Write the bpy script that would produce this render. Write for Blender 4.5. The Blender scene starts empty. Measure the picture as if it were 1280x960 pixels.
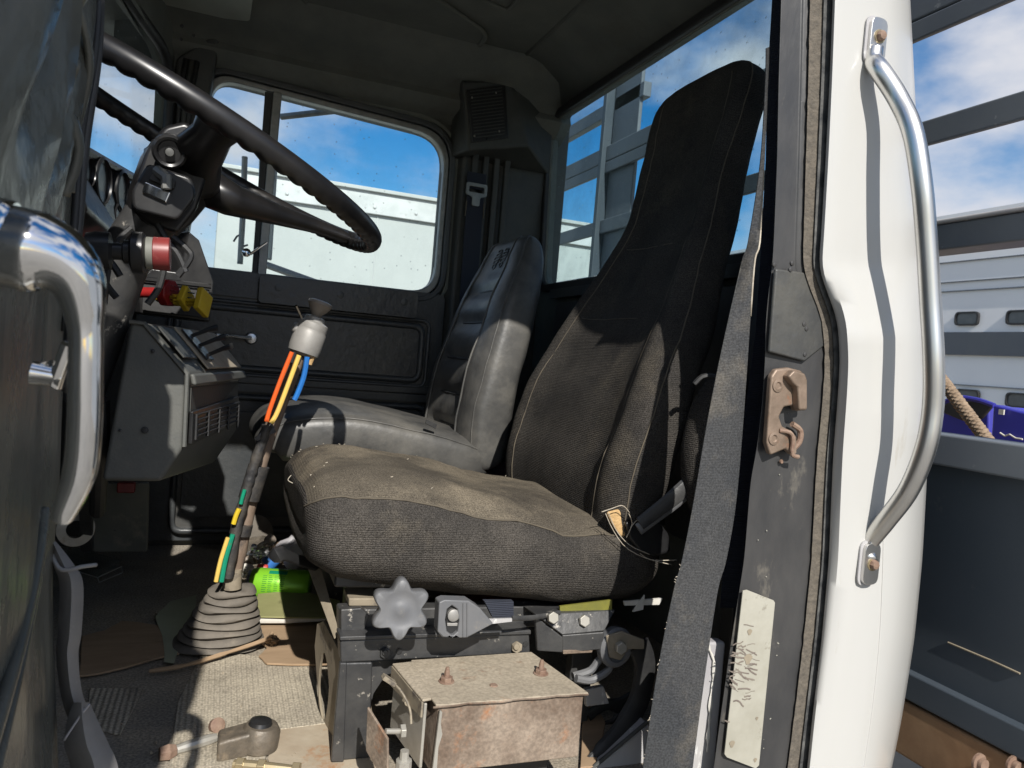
import bpy, bmesh, math, random
from mathutils import Vector, Matrix, Euler
random.seed(7)
R = math.radians
PI = math.pi
sc = bpy.context.scene
COL = sc.collection

# ------------------------------------------------------------------ camera frame (surveyed from the photograph)
F = 927.0
def nrm(v): v = Vector(v); v.normalize(); return v
AX = nrm((2360, 170, 927))
AY = Vector((-360, -60, 927)); AY = AY - AX * AY.dot(AX); AY.normalize()
AZ = AX.cross(AY)
H = .59
CAM = Vector((0, 0, H))
def P(u, v, x=None, y=None, z=None):
    d = Vector((u - 640, v - 480, F)); w = Vector((d.dot(AX), d.dot(AY), d.dot(AZ)))
    t = x / w.x if x is not None else y / w.y if y is not None else (z - H) / w.z
    return CAM + w * t

# ------------------------------------------------------------------ object helpers
def tag(o, label=None, cat=None, group=None, kind=None):
    if label: o['label'] = label
    if cat: o['category'] = cat
    if group: o['group'] = group
    if kind: o['kind'] = kind
    return o
def empty(name, loc=(0, 0, 0)):
    o = bpy.data.objects.new(name, None); COL.objects.link(o); o.location = loc
    o.empty_display_size = .05
    bpy.context.view_layer.update()
    return o
class MB:
    def __init__(s): s.b = bmesh.new(); s.fl = []
    def face(s, pts):
        vs = [s.b.verts.new(p) for p in pts]; return s.b.faces.new(vs)
    def box(s, c, d, rot=None):
        c = Vector(c); m = rot if rot is not None else Matrix.Identity(3)
        v = []
        for i in (-1, 1):
            for j in (-1, 1):
                for k in (-1, 1):
                    v.append(s.b.verts.new(c + m @ Vector((i * d[0] / 2, j * d[1] / 2, k * d[2] / 2))))
        for f in ((0, 1, 3, 2), (4, 6, 7, 5), (0, 4, 5, 1), (2, 3, 7, 6), (0, 2, 6, 4), (1, 5, 7, 3)):
            s.b.faces.new([v[q] for q in f])
        return s
    def loft(s, rings, cap=True, closed=True):
        vr = [[s.b.verts.new(p) for p in r] for r in rings]
        n = len(vr[0])
        for a, b in zip(vr, vr[1:]):
            for i in range(n if closed else n - 1):
                j = (i + 1) % n
                try: s.b.faces.new((a[i], a[j], b[j], b[i]))
                except ValueError: pass
        if cap and closed:
            for r in (vr[0], vr[-1]):
                try: s.b.faces.new(r)
                except ValueError: pass
        return s
    def prism(s, pts, vec):
        vec = Vector(vec); return s.loft([[Vector(p) for p in pts], [Vector(p) + vec for p in pts]])
    def cyl(s, a, b, r0, r1=None, n=20, cap=True):
        r1 = r0 if r1 is None else r1
        return s.tube([a, b], [r0, r1], n, cap, smooth=False)
    def tube(s, path, r, n=10, cap=True, smooth=True, flat=1.0, up=None, closed=False):
        path = [Vector(p) for p in path]
        m = len(path)
        rr = r if isinstance(r, (list, tuple)) else [r] * m
        rings = []; prev = None
        for i, p in enumerate(path):
            if closed: t = path[(i + 1) % m] - path[i - 1]
            else: t = path[min(i + 1, m - 1)] - path[max(i - 1, 0)]
            if t.length < 1e-9: t = Vector((0, 0, 1))
            t.normalize()
            if prev is None:
                g = Vector(up) if up else (Vector((0, 0, 1)) if abs(t.z) < .9 else Vector((1, 0, 0)))
            else: g = prev
            g = g - t * g.dot(t)
            if g.length < 1e-6: g = t.orthogonal()
            g.normalize(); prev = g
            h = t.cross(g)
            rings.append([p + g * math.cos(2 * PI * k / n) * rr[i] + h * math.sin(2 * PI * k / n) * rr[i] * flat for k in range(n)])
        if closed: rings.append(rings[0]); cap = False
        return s.loft(rings, cap)
    def lathe(s, c, axis, prof, n=28, cap=True):
        axis = nrm(axis); g = axis.orthogonal().normalized(); h = axis.cross(g); c = Vector(c)
        return s.loft([[c + axis * z + (g * math.cos(2 * PI * k / n) + h * math.sin(2 * PI * k / n)) * r for k in range(n)] for (r, z) in prof], cap)
    def plate(s, outer, holes, vec):
        """flat plate with holes, thickness vec"""
        vec = Vector(vec); b = bmesh.new(); es = []
        for loop in [outer] + list(holes):
            vs = [b.verts.new(p) for p in loop]
            for i in range(len(vs)): es.append(b.edges.new((vs[i], vs[(i + 1) % len(vs)])))
        bmesh.ops.triangle_fill(b, edges=es, use_beauty=True)
        me = bpy.data.meshes.new('tmp'); b.to_mesh(me); b.free()
        A = [s.b.verts.new(v.co) for v in me.vertices]; B = [s.b.verts.new(v.co + vec) for v in me.vertices]
        for p in me.polygons:
            vi = list(p.vertices)
            s.b.faces.new([A[i] for i in vi]); s.b.faces.new([B[i] for i in reversed(vi)])
        k = 0
        for loop in [outer] + list(holes):
            n = len(loop)
            for i in range(n):
                j = (i + 1) % n
                s.b.faces.new((A[k + i], A[k + j], B[k + j], B[k + i]))
            k += n
        bpy.data.meshes.remove(me)
        return s
    def build(s, name, mat, parent=None, smooth=35, bevel=0, bseg=2, sub=0, merge=0, solid=0):
        if merge: bmesh.ops.remove_doubles(s.b, verts=s.b.verts, dist=merge)
        bmesh.ops.recalc_face_normals(s.b, faces=s.b.faces)
        me = bpy.data.meshes.new(name); s.b.to_mesh(me); s.b.free()
        o = bpy.data.objects.new(name, me); COL.objects.link(o)
        for m in (mat if isinstance(mat, (list, tuple)) else [mat]): me.materials.append(m)
        if parent:
            o.parent = parent; o.matrix_parent_inverse = Matrix.Identity(4)
            if parent.type == 'EMPTY':
                o.matrix_parent_inverse = Matrix.Translation(-Vector(parent.location))
        if smooth:
            me.polygons.foreach_set('use_smooth', [True] * len(me.polygons))
            if smooth < 180: me.set_sharp_from_angle(angle=R(smooth))
        if solid:
            q = o.modifiers.new('s', 'SOLIDIFY'); q.thickness = solid; q.offset = 0
        if bevel:
            q = o.modifiers.new('b', 'BEVEL'); q.width = bevel; q.segments = bseg; q.limit_method = 'ANGLE'; q.angle_limit = R(30); q.harden_normals = True
        if sub:
            q = o.modifiers.new('u', 'SUBSURF'); q.levels = sub; q.render_levels = sub
        return o
def catmull(pts, n):
    pts = [tuple(p) for p in pts]; m = len(pts); out = []
    for i in range(n):
        t = i / (n - 1) * (m - 1); k = min(int(t), m - 2); t -= k
        p0, p1, p2, p3 = pts[max(k - 1, 0)], pts[k], pts[k + 1], pts[min(k + 2, m - 1)]
        out.append(tuple(.5 * (2 * b + (c - a) * t + (2 * a - 5 * b + 4 * c - d) * t * t + (-a + 3 * b - 3 * c + d) * t ** 3) for a, b, c, d in zip(p0, p1, p2, p3)))
    return out
def C(pts, n): return [Vector(p) for p in catmull(pts, n)]
def rpoly(pts, r, n=6):
    """rounded polygon (2-D points)"""
    out = []; m = len(pts)
    for i in range(m):
        a, b, c = Vector(pts[i - 1]), Vector(pts[i]), Vector(pts[(i + 1) % m])
        rr = r[i] if isinstance(r, (list, tuple)) else r
        d1 = (a - b); d2 = (c - b); l = min(rr, d1.length * .49, d2.length * .49)
        p, q = b + d1.normalized() * l, b + d2.normalized() * l
        for k in range(n + 1):
            t = k / n; out.append(p * (1 - t) ** 2 + b * 2 * t * (1 - t) + q * t * t)
    return out
def noise(p, s=1.0, seed=0):
    from mathutils import noise as nz
    return nz.noise(Vector(p) * s + Vector((seed * 7.3, seed * 3.1, seed)))

# ------------------------------------------------------------------ materials
def mat(name, c1, c2=None, rough=.6, metal=0, scale=20, detail=6, bump=0, bscale=None, dist=.002, c3=None, s3=4, th3=.55, w3=.08, spec=.5,
        rvar=.12, weave=None, speck=0, sscale=400, coat=0, lo=.35, hi=.65, stretch=None):
    m = bpy.data.materials.new(name); m.use_nodes = True
    N = m.node_tree.nodes; L = m.node_tree.links; b = N['Principled BSDF']
    b.inputs['Metallic'].default_value = metal; b.inputs['Specular IOR Level'].default_value = spec
    b.inputs['Coat Weight'].default_value = coat; b.inputs['Coat Roughness'].default_value = .1
    tc = N.new('ShaderNodeTexCoord'); mp = N.new('ShaderNodeMapping'); L.new(tc.outputs['Object'], mp.inputs[0])
    if stretch: mp.inputs['Scale'].default_value = stretch
    n1 = N.new('ShaderNodeTexNoise'); n1.inputs['Scale'].default_value = scale; n1.inputs['Detail'].default_value = detail
    n1.inputs['Roughness'].default_value = .62
    L.new(mp.outputs[0], n1.inputs['Vector'])
    r1 = N.new('ShaderNodeMapRange'); r1.inputs[1].default_value = lo; r1.inputs[2].default_value = hi; L.new(n1.outputs[0], r1.inputs[0])
    mx = N.new('ShaderNodeMix'); mx.data_type = 'RGBA'
    mx.inputs[6].default_value = (*c1, 1); mx.inputs[7].default_value = (*(c2 or [x * .75 for x in c1]), 1); L.new(r1.outputs[0], mx.inputs[0])
    out = mx.outputs[2]
    if c3:
        n3 = N.new('ShaderNodeTexNoise'); n3.inputs['Scale'].default_value = s3; n3.inputs['Detail'].default_value = 8; n3.inputs['Roughness'].default_value = .7
        L.new(mp.outputs[0], n3.inputs['Vector'])
        r3 = N.new('ShaderNodeMapRange'); r3.inputs[1].default_value = th3; r3.inputs[2].default_value = th3 + w3; L.new(n3.outputs[0], r3.inputs[0])
        m3 = N.new('ShaderNodeMix'); m3.data_type = 'RGBA'; m3.inputs[7].default_value = (*c3, 1); L.new(out, m3.inputs[6]); L.new(r3.outputs[0], m3.inputs[0])
        out = m3.outputs[2]
    if speck:
        ns = N.new('ShaderNodeTexNoise'); ns.inputs['Scale'].default_value = sscale; ns.inputs['Detail'].default_value = 3; L.new(tc.outputs['Object'], ns.inputs['Vector'])
        sr = N.new('ShaderNodeMapRange'); sr.inputs[1].default_value = .36; sr.inputs[2].default_value = .66; sr.inputs[3].default_value = 1 - speck; sr.inputs[4].default_value = 1 + speck * 1.4; L.new(ns.outputs[0], sr.inputs[0])
        ms = N.new('ShaderNodeVectorMath'); ms.operation = 'SCALE'; L.new(out, ms.inputs[0]); L.new(sr.outputs[0], ms.inputs['Scale']); out = ms.outputs[0]
    L.new(out, b.inputs['Base Color'])
    rr = N.new('ShaderNodeMapRange'); rr.inputs[3].default_value = max(.02, rough - rvar); rr.inputs[4].default_value = min(1, rough + rvar)
    L.new(n1.outputs[0], rr.inputs[0]); L.new(rr.outputs[0], b.inputs['Roughness'])
    hsrc = None
    if bump:
        n2 = N.new('ShaderNodeTexNoise'); n2.inputs['Scale'].default_value = bscale or scale * 3; n2.inputs['Detail'].default_value = 5
        L.new(mp.outputs[0], n2.inputs['Vector']); hsrc = n2.outputs[0]
    bp = None
    if hsrc:
        bp = N.new('ShaderNodeBump'); bp.inputs['Strength'].default_value = bump; bp.inputs['Distance'].default_value = dist
        L.new(hsrc, bp.inputs['Height'])
    if weave:
        # knitted / ribbed cloth: two crossed bands, distorted a little
        last = bp
        for (axis, sc_, st, ds) in weave:
            wv = N.new('ShaderNodeTexWave'); wv.bands_direction = axis; wv.inputs['Scale'].default_value = sc_; wv.inputs['Distortion'].default_value = ds
            wv.inputs['Detail'].default_value = 2; wv.inputs['Detail Scale'].default_value = 3
            L.new(tc.outputs['Object'], wv.inputs['Vector'])
            b2 = N.new('ShaderNodeBump'); b2.inputs['Strength'].default_value = st; b2.inputs['Distance'].default_value = dist
            L.new(wv.outputs['Fac'], b2.inputs['Height'])
            if last: L.new(last.outputs[0], b2.inputs['Normal'])
            last = b2
        bp = last
    if bp: L.new(bp.outputs[0], b.inputs['Normal'])
    return m
def glassmat(name, tint=(.9, .95, .95), gloss=.08, dirt=.12, dc=(.6, .62, .6), dscale=9):
    m = bpy.data.materials.new(name); m.use_nodes = True; N = m.node_tree.nodes; L = m.node_tree.links
    N.remove(N['Principled BSDF']); o = N['Material Output']
    t = N.new('ShaderNodeBsdfTransparent'); t.inputs[0].default_value = (*tint, 1)
    g = N.new('ShaderNodeBsdfGlossy'); g.inputs['Roughness'].default_value = .03
    d = N.new('ShaderNodeBsdfDiffuse'); d.inputs[0].default_value = (*dc, 1)
    lw = N.new('ShaderNodeLayerWeight'); lw.inputs[0].default_value = .5
    pw = N.new('ShaderNodeMath'); pw.operation = 'POWER'; pw.inputs[1].default_value = 4.5; L.new(lw.outputs['Facing'], pw.inputs[0])
    fr = N.new('ShaderNodeMath'); fr.operation = 'MULTIPLY_ADD'; fr.inputs[1].default_value = .7; fr.inputs[2].default_value = .02; L.new(pw.outputs[0], fr.inputs[0])
    a = N.new('ShaderNodeMixShader'); L.new(fr.outputs[0], a.inputs[0]); L.new(t.outputs[0], a.inputs[1]); L.new(g.outputs[0], a.inputs[2])
    tc = N.new('ShaderNodeTexCoord'); n = N.new('ShaderNodeTexNoise'); n.inputs['Scale'].default_value = dscale; n.inputs['Detail'].default_value = 9; n.inputs['Roughness'].default_value = .72
    L.new(tc.outputs['Object'], n.inputs['Vector'])
    mr = N.new('ShaderNodeMapRange'); mr.inputs[1].default_value = .42; mr.inputs[2].default_value = .8; mr.inputs[3].default_value = dirt * .35; mr.inputs[4].default_value = dirt * 2.6
    L.new(n.outputs[0], mr.inputs[0])
    v = N.new('ShaderNodeTexVoronoi'); v.inputs['Scale'].default_value = 34; L.new(tc.outputs['Object'], v.inputs['Vector'])
    vr = N.new('ShaderNodeMapRange'); vr.inputs[1].default_value = .10; vr.inputs[2].default_value = .06; vr.inputs[3].default_value = 0; vr.inputs[4].default_value = .35; L.new(v.outputs['Distance'], vr.inputs[0])
    ad = N.new('ShaderNodeMath'); ad.use_clamp = True; L.new(mr.outputs[0], ad.inputs[0]); L.new(vr.outputs[0], ad.inputs[1])
    f = N.new('ShaderNodeMixShader'); L.new(ad.outputs[0], f.inputs[0]); L.new(a.outputs[0], f.inputs[1]); L.new(d.outputs[0], f.inputs[2])
    L.new(f.outputs[0], o.inputs[0]); return m
M = {}
M['vinyl'] = mat('black_vinyl', (.040, .044, .047), (.062, .065, .065), rough=.38, scale=9, bump=.55, bscale=120, dist=.0015, c3=(.10, .095, .08), s3=14, th3=.60, w3=.2)
M['vinyl_old'] = mat('worn_vinyl', (.045, .047, .049), (.080, .078, .070), rough=.38, scale=12, bump=.8, bscale=55, dist=.002, c3=(.12, .11, .095), s3=11, th3=.56, w3=.25)
M['podcloth'] = mat('dark_pod_vinyl', (.045, .048, .043), (.065, .067, .06), rough=.7, scale=20, bump=.3)
M['vinyl_seat'] = mat('grey_black_seat_vinyl', (.050, .050, .049), (.088, .085, .078), rough=.42, scale=14, bump=.5, bscale=60, dist=.0015, c3=(.16, .15, .13), s3=6, th3=.5, w3=.3)
M['door_vinyl'] = mat('dusty_green_black_vinyl', (.085, .089, .080), (.135, .135, .115), rough=.27, scale=5, bump=.55, bscale=13, dist=.012, c3=(.19, .185, .15), s3=5, th3=.5, w3=.3, rvar=.1, stretch=(1, 1, .5))
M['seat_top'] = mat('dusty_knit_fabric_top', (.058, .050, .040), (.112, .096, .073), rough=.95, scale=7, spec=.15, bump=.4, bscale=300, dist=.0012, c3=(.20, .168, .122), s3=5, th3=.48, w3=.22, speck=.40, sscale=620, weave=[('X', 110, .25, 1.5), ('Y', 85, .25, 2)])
M['fabric'] = mat('charcoal_ribbed_fabric', (.038, .035, .032), (.068, .061, .053), rough=.95, scale=9, spec=.15, bump=.7, bscale=330, dist=.0016, c3=(.11, .095, .074), s3=7, th3=.54, w3=.25, speck=.45, sscale=620, weave=[('Z', 100, .55, 3.0), ('X', 125, .3, 4)])
M['fabric_back'] = mat('charcoal_ribbed_back_fabric', (.030, .028, .026), (.052, .047, .041), rough=.95, scale=9, spec=.15, bump=.6, bscale=330, dist=.0016, c3=(.085, .073, .056), s3=6, th3=.54, w3=.25, speck=.42, sscale=620, weave=[('Z', 105, .5, 3.0), ('Y', 120, .3, 4)])
M['thread'] = mat('pale_thread', (.11, .092, .066), (.09, .075, .055), rough=.9, scale=60)
M['foam'] = mat('yellow_foam', (.60, .40, .19), (.42, .27, .12), rough=1, scale=80, bump=.8, bscale=200)
M['headliner'] = mat('dark_grey_headliner', (.115, .123, .108), (.155, .16, .14), rough=.85, scale=9, bump=.4, bscale=160, c3=(.11, .105, .085), s3=4, th3=.55, w3=.25)
M['hatch'] = mat('pale_hatch_plastic', (.38, .40, .34), (.44, .46, .40), rough=.6, scale=12)
M['trim'] = mat('grey_trim', (.042, .045, .043), (.065, .065, .058), rough=.6, scale=15, bump=.3, bscale=150, c3=(.12, .105, .08), s3=6, th3=.58, w3=.2)
M['alu'] = mat('dull_window_metal', (.20, .205, .20), (.30, .30, .28), rough=.45, metal=.6, scale=30)
M['rubber'] = mat('black_rubber', (.018, .018, .019), (.03, .03, .029), rough=.55, scale=25, bump=.3, c3=(.09, .08, .065), s3=12, th3=.62, w3=.2)
M['blackplastic'] = mat('black_plastic', (.014, .014, .015), (.022, .022, .022), rough=.32, scale=30, c3=(.06, .055, .045), s3=9, th3=.6, w3=.25)
M['rim'] = mat('black_rim_plastic', (.008, .008, .0085), (.014, .013, .013), rough=.33, scale=20, rvar=.1, c3=(.028, .024, .020), s3=7, th3=.55, w3=.25)
M['greyplastic'] = mat('grey_console_plastic', (.085, .088, .082), (.115, .115, .103), rough=.6, scale=14, bump=.4, bscale=260, dist=.001, c3=(.15, .14, .115), s3=9, th3=.58, w3=.25)
M['tan'] = mat('dusty_console_top', (.36, .31, .235), (.28, .24, .185), rough=.8, scale=20)
M['floor'] = mat('grimy_floor_rubber', (.21, .188, .155), (.30, .265, .21), rough=.85, scale=7, bump=.5, bscale=70, dist=.003, c3=(.36, .30, .215), s3=8, th3=.48, w3=.28, speck=.3, sscale=250)
M['mat'] = mat('ribbed_rubber_mat', (.34, .30, .235), (.44, .39, .30), rough=.85, scale=9, bump=.4, bscale=90, dist=.002, c3=(.19, .165, .125), s3=7, th3=.52, w3=.22, speck=.25, sscale=250, weave=[('X', 36, .9, .25)])
M['rustfloor'] = mat('rust_stained_floor', (.34, .27, .19), (.42, .36, .27), rough=.9, scale=11, c3=(.34, .15, .05), s3=14, th3=.56, w3=.14, bump=.5, bscale=60)
M['white'] = mat('cream_white_paint', (.50, .495, .472), (.46, .455, .432), rough=.32, scale=3, detail=4, c3=(.36, .32, .25), s3=9, th3=.66, w3=.14, rvar=.05, stretch=(1, 1, .35), coat=.2, spec=.4, bump=.05, bscale=8)
M['jamb'] = mat('grimy_black_jamb', (.036, .036, .037), (.058, .056, .054), rough=.42, scale=13, c3=(.16, .145, .12), s3=16, th3=.60, w3=.12, bump=.5, bscale=24, dist=.003, rvar=.2, stretch=(1, 1, .45))
M['seal'] = mat('brown_grey_foam_seal', (.085, .074, .060), (.14, .12, .095), rough=.95, scale=120, bump=.9, bscale=260, c3=(.28, .18, .10), s3=8, th3=.62, w3=.1)
M['gasket'] = mat('dark_gasket', (.03, .032, .034), (.12, .12, .115), rough=.8, scale=50, bump=.8, bscale=90)
M['rust'] = mat('rusty_box_side', (.13, .092, .066), (.27, .215, .165), rough=.8, scale=13, bump=.8, bscale=70, c3=(.28, .12, .05), s3=17, th3=.56, w3=.14, lo=.38, hi=.62, speck=.15, sscale=220)
M['dustmetal'] = mat('dusty_box_lid', (.38, .325, .245), (.30, .255, .19), rough=.85, scale=14, bump=.5, bscale=120, c3=(.21, .12, .07), s3=13, th3=.60, w3=.1, speck=.12, sscale=220)
M['rustbolt'] = mat('rusty_bolt', (.17, .10, .07), (.26, .18, .13), rough=.75, scale=60, bump=.6)
M['rustlatch'] = mat('rusty_striker', (.17, .125, .09), (.27, .20, .15), rough=.5, metal=.35, scale=25, bump=.5, c3=(.30, .13, .07), s3=26, th3=.55, w3=.12)
M['steel'] = mat('chipped_black_steel', (.045, .046, .048), (.075, .074, .072), rough=.42, metal=.2, scale=22, bump=.4, bscale=80, c3=(.42, .39, .34), s3=55, th3=.62, w3=.06)
M['tansteel'] = mat('dusty_tan_steel', (.30, .255, .185), (.22, .185, .135), rough=.7, scale=22, c3=(.10, .085, .07), s3=18, th3=.58, w3=.1, bump=.3)
M['zinc'] = mat('zinc_plate', (.52, .50, .45), (.40, .38, .33), rough=.45, metal=.5, scale=25, c3=(.30, .25, .18), s3=15, th3=.6, w3=.1)
M['chrome'] = mat('chrome', (.82, .82, .82), (.70, .70, .69), rough=.07, metal=1, scale=14, rvar=.05, c3=(.42, .39, .34), s3=30, th3=.70, w3=.06)
M['stainless'] = mat('brushed_stainless', (.74, .73, .71), (.64, .63, .60), rough=.32, metal=1, scale=50, rvar=.12, stretch=(1, 1, .08), c3=(.36, .33, .28), s3=16, th3=.66, w3=.08)
M['greyknob'] = mat('grey_plastic_knob', (.125, .128, .135), (.15, .15, .152), rough=.5, scale=25, bump=.2, c3=(.22, .20, .17), s3=20, th3=.62, w3=.15)
M['collar'] = mat('silver_grey_collar', (.34, .33, .31), (.26, .25, .235), rough=.5, metal=.25, scale=30, c3=(.12, .11, .10), s3=22, th3=.64, w3=.1)
M['knobbrown'] = mat('worn_brown_knob', (.22, .185, .15), (.28, .24, .20), rough=.38, scale=30)
M['shaft'] = mat('taped_brown_shaft', (.15, .105, .075), (.24, .18, .135), rough=.7, scale=30, c3=(.06, .05, .045), s3=25, th3=.55, w3=.1, bump=.6, stretch=(1, 1, .4))
M['tape'] = mat('black_tape', (.03, .03, .032), (.07, .062, .052), rough=.55, scale=40, bump=.6)
M['boot'] = mat('dusty_rubber_boot', (.11, .098, .082), (.16, .14, .115), rough=.8, scale=20, bump=.4, c3=(.24, .205, .16), s3=12, th3=.55, w3=.2)
M['belt'] = mat('blue_grey_webbing', (.038, .040, .043), (.058, .058, .058), rough=.85, scale=8, spec=.2, bump=.3, bscale=300, dist=.001, c3=(.13, .115, .092), s3=6, th3=.54, w3=.25, speck=.25, weave=[('Z', 150, .3, 1.5)])
M['beltdark'] = mat('dark_navy_webbing', (.018, .022, .036), (.028, .032, .045), rough=.9, scale=10, weave=[('Z', 120, .5, .3)])
M['beltedge'] = mat('frayed_belt_edge', (.50, .45, .37), (.36, .31, .24), rough=1, scale=80)
M['cardboard'] = mat('cardboard', (.36, .25, .155), (.29, .20, .12), rough=.9, scale=10, c3=(.22, .15, .09), s3=7, th3=.58, w3=.15, stretch=(1, 4, 1))
M['cardgreen'] = mat('olive_cardboard', (.30, .29, .13), (.22, .22, .09), rough=.8, scale=10)
M['whitepl'] = mat('white_strip', (.62, .60, .55), (.5, .48, .42), rough=.6, scale=20)
M['red'] = mat('red_plastic', (.36, .018, .018), (.26, .014, .014), rough=.38, scale=20)
M['dullred'] = mat('faded_red_plastic', (.24, .035, .030), (.17, .022, .022), rough=.42, scale=30, c3=(.33, .10, .08), s3=30, th3=.62, w3=.15)
M['yellow'] = mat('yellow_plastic', (.72, .52, .03), (.58, .41, .03), rough=.42, scale=20, c3=(.26, .18, .03), s3=30, th3=.62, w3=.1)
M['orangew'] = mat('orange_hose', (.78, .12, .02), (.62, .10, .02), rough=.4, scale=20, c3=(.16, .12, .08), s3=30, th3=.56, w3=.14)
M['yelloww'] = mat('yellow_hose', (.80, .55, .12), (.62, .42, .12), rough=.4, scale=20, c3=(.16, .12, .08), s3=30, th3=.56, w3=.14)
M['bluew'] = mat('blue_hose', (.02, .16, .50), (.02, .12, .38), rough=.4, scale=20, c3=(.16, .12, .08), s3=30, th3=.56, w3=.14)
M['greenw'] = mat('green_hose', (.01, .28, .16), (.01, .2, .12), rough=.4, scale=20, c3=(.16, .12, .08), s3=30, th3=.56, w3=.14)
M['cangreen'] = mat('lime_can', (.22, .56, .03), (.20, .50, .03), rough=.3, metal=.2, scale=12)
M['canteal'] = mat('teal_can_patch', (.01, .32, .16), (.01, .26, .13), rough=.3, metal=.2, scale=12)
M['cantext'] = mat('dark_can_print', (.05, .22, .03), (.06, .25, .03), rough=.4, scale=12)
M['can'] = mat('can_aluminium', (.74, .74, .74), (.62, .62, .61), rough=.3, metal=.9, scale=30)
M['bluelab'] = mat('blue_label', (.04, .16, .46), (.05, .2, .5), rough=.4, scale=14)
M['redlab'] = mat('red_label', (.55, .07, .05), (.45, .06, .05), rough=.4, scale=14)
M['sticker'] = mat('aged_sticker', (.40, .385, .325), (.32, .305, .25), rough=.6, scale=16, c3=(.20, .18, .14), s3=30, th3=.60, w3=.1)
M['ink'] = mat('dark_scratch', (.13, .105, .09), (.21, .18, .145), rough=.7, scale=60)
M['lighttrim'] = mat('scuffed_light_plastic', (.34, .33, .345), (.42, .41, .40), rough=.45, scale=12, c3=(.6, .6, .58), s3=40, th3=.6, w3=.05, stretch=(1, 1, .3))
M['navy'] = mat('slate_blue_paint', (.050, .064, .080), (.058, .072, .088), rough=.5, scale=5, c3=(.075, .085, .095), s3=30, th3=.62, w3=.05, bump=.08)
M['railpaint'] = mat('scuffed_slate_rail', (.12, .135, .155), (.14, .155, .17), rough=.5, scale=9, c3=(.25, .26, .26), s3=34, th3=.64, w3=.04)
M['garage'] = mat('pale_garage_panel', (.84, .83, .81), (.79, .78, .77), rough=.6, scale=.9, bump=.2, bscale=30)
M['band'] = mat('dark_door_band', (.075, .085, .10), (.09, .10, .11), rough=.6, scale=2)
M['trailer'] = mat('dirty_white_trailer', (.47, .50, .475), (.42, .455, .43), rough=.45, scale=1.2, c3=(.38, .40, .37), s3=18, th3=.70, w3=.05, stretch=(1, 1, .35))
M['trailrail'] = mat('trailer_top_rail', (.50, .53, .51), (.60, .62, .60), rough=.45, scale=8, metal=.1, c3=(.35, .36, .34), s3=15, th3=.6, w3=.1)
M['bluecrate'] = mat('ultramarine_sheet', (.045, .045, .36), (.035, .035, .27), rough=.45, scale=6)
M['rope'] = mat('brown_rope', (.20, .14, .09), (.30, .22, .15), rough=.9, scale=60, bump=.8, weave=[('Z', 40, 1, .5)])
M['rustframe'] = mat('rusty_brown_chassis', (.22, .125, .065), (.30, .185, .10), rough=.75, scale=9, c3=(.12, .07, .05), s3=6, th3=.55, w3=.2, bump=.4)
M['asphalt'] = mat('yard_concrete', (.24, .225, .20), (.19, .18, .16), rough=.9, scale=3, bump=.4, c3=(.13, .125, .115), s3=.6, th3=.5, w3=.2)
M['olive'] = mat('greenish_grey_paint', (.13, .135, .115), (.18, .18, .155), rough=.6, scale=10, c3=(.24, .225, .18), s3=12, th3=.57, w3=.1)
M['palegreen'] = mat('pale_green_sunlight', (.40, .41, .28), (.33, .34, .24), rough=.9, scale=9)  # colour of the sunlight patch painted on the floor
M['sealgrey'] = mat('faded_grey_seal', (.20, .195, .19), (.28, .27, .26), rough=.6, scale=12, c3=(.36, .34, .32), s3=20, th3=.58, w3=.1, bump=.3)
M['gauge'] = mat('gauge_lens', (.08, .09, .095), (.11, .12, .12), rough=.15, scale=10)
M['paper'] = mat('grey_green_papers', (.34, .34, .26), (.26, .27, .21), rough=.7, scale=20, c3=(.07, .07, .06), s3=26, th3=.58, w3=.04)
M['clear'] = glassmat('clear_plastic', (.92, .94, .94), dirt=.10, dscale=22)
M['bottleplastic'] = glassmat('crumpled_bottle_plastic', (.85, .84, .82), dirt=.14, dc=(.45, .38, .30), dscale=26)
M['glass'] = glassmat('window_glass', (.93, .97, .98), dirt=.030, dc=(.62, .70, .72), dscale=7)
M['glass_rear'] = glassmat('dusty_rear_glass', (.86, .95, .97), dirt=.13, dc=(.55, .68, .72), dscale=3)
M['mirrorglass'] = mat('mirror_back', (.50, .52, .50), (.42, .44, .43), rough=.35, metal=.3, scale=12)
M['yellowtag'] = mat('yellow_green_tag', (.20, .19, .03), (.12, .12, .03), rough=.6, scale=20)
M['carpetred'] = mat('dark_red_carpet', (.07, .018, .02), (.05, .014, .015), rough=1, scale=60)
M['grease'] = mat('greasy_cast_iron', (.09, .078, .062), (.17, .14, .105), rough=.5, metal=.2, scale=30, bump=.7, c3=(.30, .235, .16), s3=14, th3=.55, w3=.15)
M['brass'] = mat('dull_brass', (.42, .34, .20), (.32, .27, .18), rough=.4, metal=.6, scale=30)
M['skyrefl'] = M['chrome']

# ------------------------------------------------------------------ world, sun, camera
EL = math.atan(.80); K = .09
w = bpy.data.worlds.new('World'); sc.world = w; w.use_nodes = True
N = w.node_tree.nodes; L = w.node_tree.links
bg = N['Background']; bg.inputs[1].default_value = .12
sky = N.new('ShaderNodeTexSky'); sky.sky_type = 'NISHITA'; sky.sun_disc = False; sky.sun_elevation = EL
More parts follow.
